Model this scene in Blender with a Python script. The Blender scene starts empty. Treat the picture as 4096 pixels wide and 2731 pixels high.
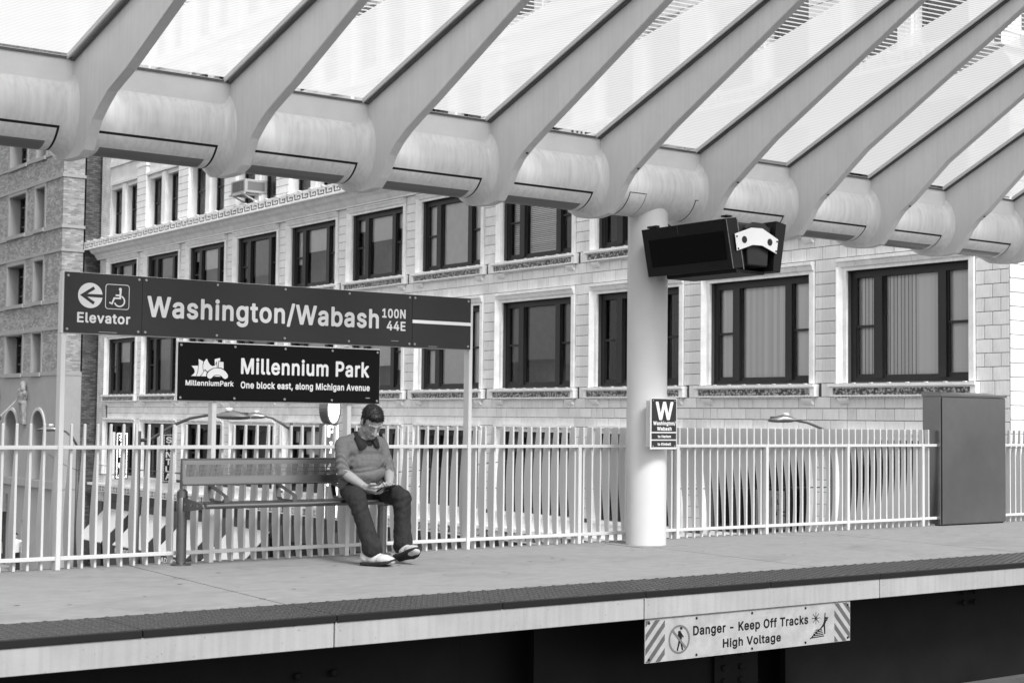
import bpy, bmesh, math, random
from mathutils import Vector, Matrix, noise
from mathutils.geometry import tessellate_polygon
random.seed(7)
SC = bpy.context.scene
COL = SC.collection
rad = math.radians

# ------------------------------------------------------------------ camera
cd = bpy.data.cameras.new('camera')
cam = bpy.data.objects.new('camera', cd)
COL.objects.link(cam)
RX, DN, FW = (Vector((0.80711, -0.590298, 0.011023)), Vector((0.038487, 0.033974, -0.998681)), Vector((0.589145, 0.80647, 0.05014)))
cam.matrix_world = Matrix(((RX.x, -DN.x, -FW.x, 0.0), (RX.y, -DN.y, -FW.y, 0.0), (RX.z, -DN.z, -FW.z, 1.14), (0, 0, 0, 1)))
cd.sensor_fit = 'HORIZONTAL'; cd.sensor_width = 36.0
cd.lens = 6107.0 / 4096.0 * 36.0
cd.clip_start = 0.1; cd.clip_end = 1500.0
cd.dof.use_dof = True; cd.dof.focus_distance = 12.0; cd.dof.aperture_fstop = 7.1
SC.camera = cam

# ------------------------------------------------------------------ sky, sun, exposure
SUN_DIR = Vector((-0.10, -0.80, 0.78)).normalized()        # towards the sun
wd = bpy.data.worlds.new('World'); SC.world = wd; wd.use_nodes = True
nt = wd.node_tree; nt.nodes.clear()
sky = nt.nodes.new('ShaderNodeTexSky'); sky.sky_type = 'NISHITA'; sky.sun_disc = False
sky.sun_elevation = math.asin(SUN_DIR.z); sky.sun_rotation = math.atan2(SUN_DIR.x, SUN_DIR.y)
sky.air_density = 1.0; sky.dust_density = 4.0
bw = nt.nodes.new('ShaderNodeRGBToBW')
bg = nt.nodes.new('ShaderNodeBackground'); bg.inputs[1].default_value = 0.14
wo = nt.nodes.new('ShaderNodeOutputWorld')
mixc = nt.nodes.new('ShaderNodeMix'); mixc.data_type = 'RGBA'; mixc.inputs[0].default_value = 0.65; mixc.inputs[7].default_value = (3.6, 3.6, 3.6, 1)   # even overcast veil
nt.links.new(sky.outputs[0], bw.inputs[0]); nt.links.new(bw.outputs[0], mixc.inputs[6]); nt.links.new(mixc.outputs[2], bg.inputs[0]); nt.links.new(bg.outputs[0], wo.inputs[0])
sl = bpy.data.lights.new('sun', 'SUN'); sl.energy = 1.5; sl.angle = rad(15); sl.color = (1, 1, 1)
so = bpy.data.objects.new('sun', sl); COL.objects.link(so); so.location = (20, -20, 30)
so.rotation_euler = SUN_DIR.to_track_quat('Z', 'Y').to_euler()
SC.view_settings.view_transform = 'Standard'; SC.view_settings.look = 'None'
SC.view_settings.exposure = 1.2; SC.view_settings.gamma = 1.0; SC.view_settings.use_curve_mapping = False
SC.cycles.max_bounces = 6; SC.cycles.diffuse_bounces = 3; SC.cycles.glossy_bounces = 3
SC.cycles.transparent_max_bounces = 10; SC.cycles.transmission_bounces = 4
SC.cycles.sample_clamp_indirect = 6.0
SC.cycles.use_denoising = True

# ------------------------------------------------------------------ materials (the photograph is black and white: every colour is a grey)
_M = {}
def g(v): return (v, v, v, 1.0)
def mat(name, v=0.5, rough=0.6, metal=0.0, var=0.0, scale=4.0, stretch=(1, 1, 1), bump=0.0, bscale=None, island=0.0, spec=0.5, streak=0.0, speck=0.0, stain=0.0):
    """grey Principled material; var: soft mottling, island: piece to piece change, streak: vertical run marks, speck: small dark specks"""
    if name in _M: return _M[name]
    m = bpy.data.materials.new(name); m.use_nodes = True
    n = m.node_tree.nodes; L = m.node_tree.links
    b = n['Principled BSDF']; b.inputs['Roughness'].default_value = rough; b.inputs['Metallic'].default_value = metal
    b.inputs['Specular IOR Level'].default_value = spec
    tc = n.new('ShaderNodeTexCoord'); mp = n.new('ShaderNodeMapping'); mp.inputs['Scale'].default_value = stretch
    L.new(tc.outputs['Object'], mp.inputs[0])
    val = n.new('ShaderNodeValue'); val.outputs[0].default_value = v; cur = val.outputs[0]
    def math_(op, a, b_):
        q = n.new('ShaderNodeMath'); q.operation = op
        for i, x in enumerate((a, b_)):
            if isinstance(x, (int, float)): q.inputs[i].default_value = x
            else: L.new(x, q.inputs[i])
        return q.outputs[0]
    def ramp(x, lo, hi, a, c):
        q = n.new('ShaderNodeMapRange'); q.inputs[1].default_value = lo; q.inputs[2].default_value = hi
        q.inputs[3].default_value = a; q.inputs[4].default_value = c; L.new(x, q.inputs[0]); return q.outputs[0]
    if var:
        t = n.new('ShaderNodeTexNoise'); t.inputs['Scale'].default_value = scale; t.inputs['Detail'].default_value = 7; t.inputs['Roughness'].default_value = 0.65
        L.new(mp.outputs[0], t.inputs['Vector'])
        cur = math_('MULTIPLY', cur, ramp(t.outputs[0], 0.25, 0.75, 1 - var, 1 + var))
    if streak:
        mp2 = n.new('ShaderNodeMapping'); mp2.inputs['Scale'].default_value = (14, 14, 0.9); L.new(tc.outputs['Object'], mp2.inputs[0])
        t = n.new('ShaderNodeTexNoise'); t.inputs['Scale'].default_value = 2.2; t.inputs['Detail'].default_value = 5
        L.new(mp2.outputs[0], t.inputs['Vector'])
        cur = math_('MULTIPLY', cur, ramp(t.outputs[0], 0.42, 0.72, 1 + streak * 0.35, 1 - streak))
    if speck:
        t = n.new('ShaderNodeTexNoise'); t.inputs['Scale'].default_value = 42; t.inputs['Detail'].default_value = 3
        L.new(tc.outputs['Object'], t.inputs['Vector'])
        cur = math_('MULTIPLY', cur, ramp(t.outputs[0], 0.68, 0.74, 1.0, 1 - speck))
    if stain:
        for sc_, lo_, hi_ in ((0.9, 0.50, 0.74), (3.1, 0.60, 0.74)):
            t = n.new('ShaderNodeTexNoise'); t.inputs['Scale'].default_value = sc_; t.inputs['Detail'].default_value = 9; t.inputs['Roughness'].default_value = 0.7; t.inputs['Distortion'].default_value = 0.6
            L.new(mp.outputs[0], t.inputs['Vector']); cur = math_('MULTIPLY', cur, ramp(t.outputs[0], lo_, hi_, 1.0, 1 - stain))
    if island:
        gm = n.new('ShaderNodeNewGeometry'); oi = n.new('ShaderNodeObjectInfo')
        s = math_('FRACT', math_('ADD', math_('MULTIPLY', gm.outputs['Random Per Island'], 1.0), oi.outputs['Random']), 0)
        cur = math_('MULTIPLY', cur, ramp(s, 0, 1, 1 - island, 1 + island))
    cb = n.new('ShaderNodeCombineColor')
    for i in range(3): L.new(cur, cb.inputs[i])
    L.new(cb.outputs[0], b.inputs['Base Color'])
    if bump:
        t = n.new('ShaderNodeTexNoise'); t.inputs['Scale'].default_value = bscale or scale * 6; t.inputs['Detail'].default_value = 5
        L.new(mp.outputs[0], t.inputs['Vector'])
        bp = n.new('ShaderNodeBump'); bp.inputs['Strength'].default_value = bump; bp.inputs['Distance'].default_value = 0.01
        L.new(t.outputs[0], bp.inputs['Height']); L.new(bp.outputs[0], b.inputs['Normal'])
    _M[name] = m; return m

def glass_mat(name, tint=0.75, refl=0.8):
    m = bpy.data.materials.new(name); m.use_nodes = True; n = m.node_tree.nodes; L = m.node_tree.links; n.clear()
    o = n.new('ShaderNodeOutputMaterial'); t = n.new('ShaderNodeBsdfTransparent'); t.inputs[0].default_value = g(tint)
    gl = n.new('ShaderNodeBsdfGlossy'); gl.inputs['Roughness'].default_value = 0.03; gl.inputs[0].default_value = g(refl)
    f = n.new('ShaderNodeFresnel'); f.inputs[0].default_value = 1.5
    tc = n.new('ShaderNodeTexCoord'); nz = n.new('ShaderNodeTexNoise'); nz.inputs['Scale'].default_value = 1.3
    bp = n.new('ShaderNodeBump'); bp.inputs['Strength'].default_value = 0.12; bp.inputs['Distance'].default_value = 0.05
    L.new(tc.outputs['Object'], nz.inputs['Vector']); L.new(nz.outputs[0], bp.inputs['Height']); L.new(bp.outputs[0], gl.inputs['Normal'])
    mx = n.new('ShaderNodeMixShader'); L.new(f.outputs[0], mx.inputs[0]); L.new(t.outputs[0], mx.inputs[1]); L.new(gl.outputs[0], mx.inputs[2])
    L.new(mx.outputs[0], o.inputs[0]); _M[name] = m; return m

def frit_mat(name, pitch, frit, clear, film):
    """canopy glass: white frit lines running along X with clear or filmed gaps; lit from behind it glows because it is translucent"""
    m = bpy.data.materials.new(name); m.use_nodes = True; n = m.node_tree.nodes; L = m.node_tree.links; n.clear()
    o = n.new('ShaderNodeOutputMaterial')
    tr = n.new('ShaderNodeBsdfTranslucent'); tr.inputs[0].default_value = g(0.74)
    df = n.new('ShaderNodeBsdfDiffuse'); df.inputs[0].default_value = g(0.85)
    w = n.new('ShaderNodeMixShader'); w.inputs[0].default_value = 0.22; L.new(tr.outputs[0], w.inputs[1]); L.new(df.outputs[0], w.inputs[2])
    cl = n.new('ShaderNodeBsdfTransparent'); cl.inputs[0].default_value = g(0.92)
    gap = n.new('ShaderNodeMixShader'); gap.inputs[0].default_value = film; L.new(cl.outputs[0], gap.inputs[1]); L.new(w.outputs[0], gap.inputs[2])
    tc = n.new('ShaderNodeTexCoord'); sp = n.new('ShaderNodeSeparateXYZ'); L.new(tc.outputs['Object'], sp.inputs[0])
    d = n.new('ShaderNodeMath'); d.operation = 'DIVIDE'; d.inputs[1].default_value = pitch; L.new(sp.outputs[1], d.inputs[0])
    fr = n.new('ShaderNodeMath'); fr.operation = 'FRACT'; L.new(d.outputs[0], fr.inputs[0])
    lt = n.new('ShaderNodeMath'); lt.operation = 'LESS_THAN'; lt.inputs[1].default_value = frit; L.new(fr.outputs[0], lt.inputs[0])
    mx = n.new('ShaderNodeMixShader'); L.new(lt.outputs[0], mx.inputs[0]); L.new(gap.outputs[0], mx.inputs[1]); L.new(w.outputs[0], mx.inputs[2])
    L.new(mx.outputs[0], o.inputs[0]); _M[name] = m; return m

def emit_mat(name, v, s):
    m = bpy.data.materials.new(name); m.use_nodes = True; b = m.node_tree.nodes['Principled BSDF']
    b.inputs['Base Color'].default_value = g(v); b.inputs['Emission Color'].default_value = g(1); b.inputs['Emission Strength'].default_value = s
    _M[name] = m; return m

def brick_mat(name, a, b_, mortar, bw_, bh, bump=0.3):
    m = bpy.data.materials.new(name); m.use_nodes = True; n = m.node_tree.nodes; L = m.node_tree.links
    p = n['Principled BSDF']; p.inputs['Roughness'].default_value = 0.85
    tc = n.new('ShaderNodeTexCoord'); sp = n.new('ShaderNodeSeparateXYZ'); L.new(tc.outputs['Object'], sp.inputs[0])
    ad = n.new('ShaderNodeMath'); ad.operation = 'ADD'; L.new(sp.outputs[0], ad.inputs[0]); L.new(sp.outputs[1], ad.inputs[1])
    cb = n.new('ShaderNodeCombineXYZ'); L.new(ad.outputs[0], cb.inputs[0]); L.new(sp.outputs[2], cb.inputs[1])
    br = n.new('ShaderNodeTexBrick'); br.inputs['Color1'].default_value = g(a); br.inputs['Color2'].default_value = g(b_); br.inputs['Mortar'].default_value = g(mortar)
    br.inputs['Scale'].default_value = 1.0; br.inputs['Mortar Size'].default_value = 0.012; br.inputs['Bias'].default_value = -0.1
    br.inputs['Brick Width'].default_value = bw_; br.inputs['Row Height'].default_value = bh
    L.new(cb.outputs[0], br.inputs['Vector'])
    nz = n.new('ShaderNodeTexNoise'); nz.inputs['Scale'].default_value = 2.5; nz.inputs['Detail'].default_value = 8; L.new(tc.outputs['Object'], nz.inputs['Vector'])
    mr = n.new('ShaderNodeMapRange'); mr.inputs[1].default_value = 0.25; mr.inputs[2].default_value = 0.75; mr.inputs[3].default_value = 0.75; mr.inputs[4].default_value = 1.25; L.new(nz.outputs[0], mr.inputs[0])
    mu = n.new('ShaderNodeMix'); mu.data_type = 'RGBA'; mu.blend_type = 'MULTIPLY'; mu.inputs[0].default_value = 1.0
    L.new(br.outputs[0], mu.inputs[6]); cc = n.new('ShaderNodeCombineColor')
    for i in range(3): L.new(mr.outputs[0], cc.inputs[i])
    L.new(cc.outputs[0], mu.inputs[7]); L.new(mu.outputs[2], p.inputs['Base Color'])
    bp = n.new('ShaderNodeBump'); bp.inputs['Strength'].default_value = bump; bp.inputs['Distance'].default_value = 0.02; bp.invert = True
    L.new(br.outputs[1], bp.inputs['Height']); L.new(bp.outputs[0], p.inputs['Normal'])
    _M[name] = m; return m

def ornament_mat(name):
    """moulded foliage band: swirling relief, coloured darker in its hollows"""
    m = bpy.data.materials.new(name); m.use_nodes = True; n = m.node_tree.nodes; L = m.node_tree.links
    p = n['Principled BSDF']; p.inputs['Roughness'].default_value = 0.55
    tc = n.new('ShaderNodeTexCoord')
    v = n.new('ShaderNodeTexVoronoi'); v.inputs['Scale'].default_value = 17; L.new(tc.outputs['Object'], v.inputs['Vector'])
    nz = n.new('ShaderNodeTexNoise'); nz.inputs['Scale'].default_value = 24; nz.inputs['Distortion'].default_value = 2.5; nz.inputs['Detail'].default_value = 3; L.new(tc.outputs['Object'], nz.inputs['Vector'])
    a = n.new('ShaderNodeMath'); a.operation = 'MULTIPLY'; L.new(v.outputs[0], a.inputs[0]); L.new(nz.outputs[0], a.inputs[1])
    r = n.new('ShaderNodeValToRGB'); r.color_ramp.elements[0].position = 0.10; r.color_ramp.elements[0].color = g(0.55)
    r.color_ramp.elements[1].position = 0.32; r.color_ramp.elements[1].color = g(0.06); L.new(a.outputs[0], r.inputs[0]); L.new(r.outputs[0], p.inputs['Base Color'])
    bp = n.new('ShaderNodeBump'); bp.inputs['Strength'].default_value = 0.7; bp.inputs['Distance'].default_value = 0.03; bp.invert = True
    L.new(a.outputs[0], bp.inputs['Height']); L.new(bp.outputs[0], p.inputs['Normal'])
    _M[name] = m; return m

WHITE = mat('white_paint', 0.58, 0.42, var=0.04, scale=3)
FENCE = mat('fence_paint', 0.57, 0.4, var=0.03, scale=3)
TUBE = mat('tube_paint', 0.72, 0.27, var=0.09, scale=2, stretch=(10, 1.2, 1.2), streak=0.10, bump=0.05, bscale=30)
PLATE = mat('plate_paint', 0.78, 0.5, var=0.10, scale=2.5)
RIBM = mat('rib_paint', 0.68, 0.5, var=0.07, scale=2.5, streak=0.05)
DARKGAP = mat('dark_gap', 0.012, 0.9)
CONC = mat('platform_concrete', 0.245, 0.9, stain=0.28, var=0.14, scale=7, stretch=(1, 1.6, 1), bump=0.12, bscale=60, speck=0.12)
FASC = mat('fascia_concrete', 0.33, 0.85, var=0.12, scale=2.5, streak=0.10, speck=0.45, bump=0.1, bscale=40)
TACT = mat('tactile_tile', 0.034, 0.38, var=0.15, scale=6, spec=0.5)
TACTF = mat('tactile_edge', 0.009, 0.5, var=0.1, spec=0.3)
STEEL = mat('brushed_steel', 0.19, 0.36, metal=1.0, var=0.07, scale=3, stretch=(0.4, 3, 12))
STEELD = mat('cabinet_steel', 0.24, 0.30, metal=1.0, var=0.16, scale=1.6, bump=0.02)
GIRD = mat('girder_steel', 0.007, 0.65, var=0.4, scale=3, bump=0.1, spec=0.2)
BLACK = mat('black_paint', 0.006, 0.5, var=0.2, spec=0.25)
SCREEN = mat('black_screen', 0.003, 0.2, spec=0.15)
WORN = mat('worn_edge', 0.10, 0.6, var=1.0, scale=25)
SIGNG = mat('sign_grey', 0.028, 0.45, var=0.05, spec=0.25)
SIGNB = mat('sign_black', 0.004, 0.5, spec=0.12)
SIGNW = mat('sign_white', 0.72, 0.4)
SIGNWG = mat('sign_light', 0.60, 0.4)
DANGW = mat('danger_white', 0.34, 0.6, var=0.22, scale=9, speck=0.3)
STRIPE = mat('danger_stripe', 0.085, 0.6, var=0.2, scale=9)
BOLT = mat('bolt_metal', 0.35, 0.35, metal=0.8)
TILE = mat('glazed_tile', 0.77, 0.30, var=0.14, scale=1.7, island=0.07, streak=0.10)
TILEB = mat('glazed_trim', 0.84, 0.35, var=0.16, scale=3, streak=0.06)
MORTAR = mat('tile_joint', 0.08, 0.9)
ORN = ornament_mat('ornament_relief')
WOODF = mat('window_frame', 0.012, 0.5, var=0.3, scale=8)
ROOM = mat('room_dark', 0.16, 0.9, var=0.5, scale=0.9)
BLINDV = mat('blind_slat', 0.88, 0.7, island=0.12)
SHADE = mat('roller_shade', 0.68, 0.8, var=0.08)
SHADED = mat('roller_shade_dim', 0.18, 0.8, var=0.15)
GLASS = glass_mat('window_glass', 0.93, 0.9)
BRICK = brick_mat('mixed_brick', 0.19, 0.42, 0.27, 0.23, 0.078)
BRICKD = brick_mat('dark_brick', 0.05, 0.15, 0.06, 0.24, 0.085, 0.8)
WBRICK = brick_mat('white_brick', 0.62, 0.7, 0.42, 0.23, 0.075, 0.15)
LIME = mat('limestone', 0.32, 0.8, var=0.08, scale=1.5, streak=0.06)
ASPH = mat('asphalt', 0.05, 0.9, var=0.2)
PAVE = mat('pavement_concrete', 0.28, 0.9, var=0.12)
LAMP = mat('lamp_metal', 0.05, 0.45, var=0.2)
LAMPH = mat('lamp_head', 0.22, 0.25, metal=0.7)
AWN = mat('awning_canvas', 0.52, 0.7, var=0.06)
AWND = mat('awning_dark', 0.03, 0.7)
SHOPD = mat('shopfront_dark', 0.02, 0.3, var=0.3)
SKIN = mat('skin', 0.29, 0.5, var=0.06, scale=30)
HAIR = mat('hair', 0.010, 0.5)
SWEAT = mat('sweater_wool', 0.13, 0.9, var=0.22, scale=60, stretch=(1, 1, 1.5), bump=0.5, bscale=260)
SHIRT = mat('shirt_black', 0.008, 0.8)
DENIM = mat('denim', 0.012, 0.85, var=0.6, scale=14, stretch=(3, 3, 0.7), bump=0.4, bscale=60)
SHOEW = mat('shoe_white', 0.50, 0.5, var=0.06, scale=20)
SOLE = mat('shoe_sole', 0.010, 0.6)
PHONE = mat('phone_black', 0.008, 0.2)
FRIT = frit_mat('frit_glass', 0.0215, 0.50, 0.9, 0.76)
FRITC = frit_mat('clear_frit_glass', 0.047, 0.30, 0.9, 0.10)
LITW = emit_mat('lit_sign_white', 0.8, 0.9)
LITN = emit_mat('neon_white', 0.8, 0.9)

# ------------------------------------------------------------------ mesh helpers
ORG = {}
def tagit(o, label=None, cat=None, group=None, kind=None):
    if label: o['label'] = label
    if cat: o['category'] = cat
    if group: o['group'] = group
    if kind: o['kind'] = kind
    return o
def thing(name, loc, label=None, cat=None, group=None, kind=None):
    o = bpy.data.objects.new(name, None); o.empty_display_size = 0.2; COL.objects.link(o); o.location = loc
    ORG[o.name] = Vector(loc); return tagit(o, label, cat, group, kind)
def root_of(o):
    while o.parent: o = o.parent
    return o
def link(name, me, m, parent=None, smooth=False):
    """link a mesh given in world coordinates under its parent"""
    o = bpy.data.objects.new(name, me); COL.objects.link(o)
    if m is not None and not me.materials: me.materials.append(m)
    if parent is not None:
        o.parent = parent; r = root_of(parent); off = ORG.get(r.name, Vector((0, 0, 0)))
        me.transform(Matrix.Translation(-off))
    if smooth:
        for p in me.polygons: p.use_smooth = True
    return o
class MB:
    def __init__(s): s.v = []; s.f = []
    def add(s, vs, fs):
        k = len(s.v); s.v += [tuple(p) for p in vs]; s.f += [tuple(i + k for i in f) for f in fs]; return s
    def box(s, x0, x1, y0, y1, z0, z1):
        return s.add([(x0, y0, z0), (x1, y0, z0), (x1, y1, z0), (x0, y1, z0), (x0, y0, z1), (x1, y0, z1), (x1, y1, z1), (x0, y1, z1)],
                     [(0, 3, 2, 1), (4, 5, 6, 7), (0, 1, 5, 4), (1, 2, 6, 5), (2, 3, 7, 6), (3, 0, 4, 7)])
    def prism(s, poly, axis, a, b):
        """extrude a 2-D polygon along an axis; poly lists the two other coordinates in x,y,z order"""
        def P(p, t): return (t, p[0], p[1]) if axis == 0 else (p[0], t, p[1]) if axis == 1 else (p[0], p[1], t)
        n = len(poly); tri = tessellate_polygon([[Vector((p[0], p[1], 0)) for p in poly]])
        vs = [P(p, a) for p in poly] + [P(p, b) for p in poly]
        fs = [t for t in tri] + [tuple(i + n for i in reversed(t)) for t in tri]
        fs += [(i, (i + 1) % n, (i + 1) % n + n, i + n) for i in range(n)]
        return s.add(vs, fs)
    def ring(s, pts, r, seg=10, caps=True, up=Vector((0, 0, 1))):
        """tube along points; r: a number or one radius per point"""
        pts = [Vector(p) for p in pts]; n = len(pts); R = r if isinstance(r, (list, tuple)) else [r] * n
        vs = []; prev = None
        for i, p in enumerate(pts):
            t = (pts[min(i + 1, n - 1)] - pts[max(i - 1, 0)]).normalized()
            a = prev if prev is not None else (up if abs(t.dot(up)) < 0.95 else Vector((1, 0, 0)))
            a = (a - t * a.dot(t)).normalized(); prev = a; b = t.cross(a)
            for k in range(seg):
                q = 2 * math.pi * k / seg; vs.append(p + (a * math.cos(q) + b * math.sin(q)) * R[i])
        fs = [(i * seg + k, i * seg + (k + 1) % seg, (i + 1) * seg + (k + 1) % seg, (i + 1) * seg + k) for i in range(n - 1) for k in range(seg)]
        if caps: fs += [tuple(reversed(range(seg))), tuple((n - 1) * seg + k for k in range(seg))]
        return s.add(vs, fs)
    def lathe(s, prof, c, axis=2, seg=24, a0=0.0, a1=2 * math.pi):
        """revolve (t, r) about an axis through c"""
        full = abs(a1 - a0 - 2 * math.pi) < 1e-6; m = seg if full else seg + 1; vs = []
        for t, r in prof:
            for k in range(m):
                q = a0 + (a1 - a0) * k / seg; u, w = r * math.cos(q), r * math.sin(q)
                vs.append((c[0] + t, c[1] + u, c[2] + w) if axis == 0 else (c[0] + u, c[1] + t, c[2] + w) if axis == 1 else (c[0] + u, c[1] + w, c[2] + t))
        fs = []
        for i in range(len(prof) - 1):
            for k in range(m if full else m - 1):
                fs.append((i * m + k, i * m + (k + 1) % m, (i + 1) * m + (k + 1) % m, (i + 1) * m + k))
        return s.add(vs, fs)
    def sphere(s, c, r, seg=12, rings=8, M=None):
        rx, ry, rz = r if isinstance(r, (tuple, list)) else (r, r, r); vs = []; fs = []
        for i in range(rings + 1):
            a = math.pi * i / rings
            for k in range(seg):
                q = 2 * math.pi * k / seg; p = Vector((rx * math.sin(a) * math.cos(q), ry * math.sin(a) * math.sin(q), rz * math.cos(a)))
                if M is not None: p = M @ p
                vs.append(p + Vector(c))
        for i in range(rings):
            for k in range(seg): fs.append((i * seg + k, (i + 1) * seg + k, (i + 1) * seg + (k + 1) % seg, i * seg + (k + 1) % seg))
        return s.add(vs, fs)
    def capsule(s, p, q, r0, r1, seg=14):
        p = Vector(p); q = Vector(q); d = q - p; L = d.length; pts = []; R = []
        t = d.normalized() if L > 1e-6 else Vector((0, 0, 1))
        for k in range(5): a = math.pi / 2 * k / 4; pts.append(p - t * r0 * math.cos(a)); R.append(max(1e-4, r0 * math.sin(a)))
        for k in range(5): a = math.pi / 2 * k / 4; pts.append(q + t * r1 * math.sin(a)); R.append(max(1e-4, r1 * math.cos(a)))
        return s.ring(pts, R, seg)
    def mesh(s, name):
        me = bpy.data.meshes.new(name); me.from_pydata(s.v, [], s.f); me.validate()
        if len(s.f) > 1:
            bm = bmesh.new(); bm.from_mesh(me); bmesh.ops.recalc_face_normals(bm, faces=bm.faces[:]); bm.to_mesh(me); bm.free()
        return me
    def build(s, name, m, parent=None, smooth=False, bevel=0.0):
        me = s.mesh(name)
        if bevel:
            bm = bmesh.new(); bm.from_mesh(me); bmesh.ops.bevel(bm, geom=[e for e in bm.edges if e.calc_face_angle(0) > 0.5], offset=bevel, segments=1, affect='EDGES', clamp_overlap=True); bm.to_mesh(me); bm.free()
        return link(name, me, m, parent, smooth)
def autosmooth(o, deg=35):
    me = o.data
    for p in me.polygons: p.use_smooth = True
    bm = bmesh.new(); bm.from_mesh(me)
    for e in bm.edges: e.smooth = e.calc_face_angle(0) < rad(deg)
    bm.to_mesh(me); bm.free(); return o
def copy_part(o, parent, dx=0.0, dy=0.0, dz=0.0):
    c = o.copy(); COL.objects.link(c); c.parent = parent; c.location = Vector(o.location) + Vector((dx, dy, dz)); return c
def copy_tree(o, parent=None, off=(0, 0, 0)):
    c = o.copy(); COL.objects.link(c); c.parent = parent
    c.location = Vector(o.location) + Vector(off)
    for ch in list(o.children): copy_tree(ch, c)
    if parent is None: ORG[c.name] = c.location.copy()
    return c
def remesh(mb, name, m, parent=None, voxel=0.006, smooth=6, top=False):
    me = mb.mesh(name); o = bpy.data.objects.new('tmp', me); COL.objects.link(o)
    r = o.modifiers.new('r', 'REMESH'); r.mode = 'VOXEL'; r.voxel_size = voxel
    s = o.modifiers.new('s', 'SMOOTH'); s.factor = 0.5; s.iterations = smooth
    dg = bpy.context.evaluated_depsgraph_get(); n = bpy.data.meshes.new_from_object(o.evaluated_get(dg))
    bpy.data.objects.remove(o); n.name = name; n.materials.clear()
    return n
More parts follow.
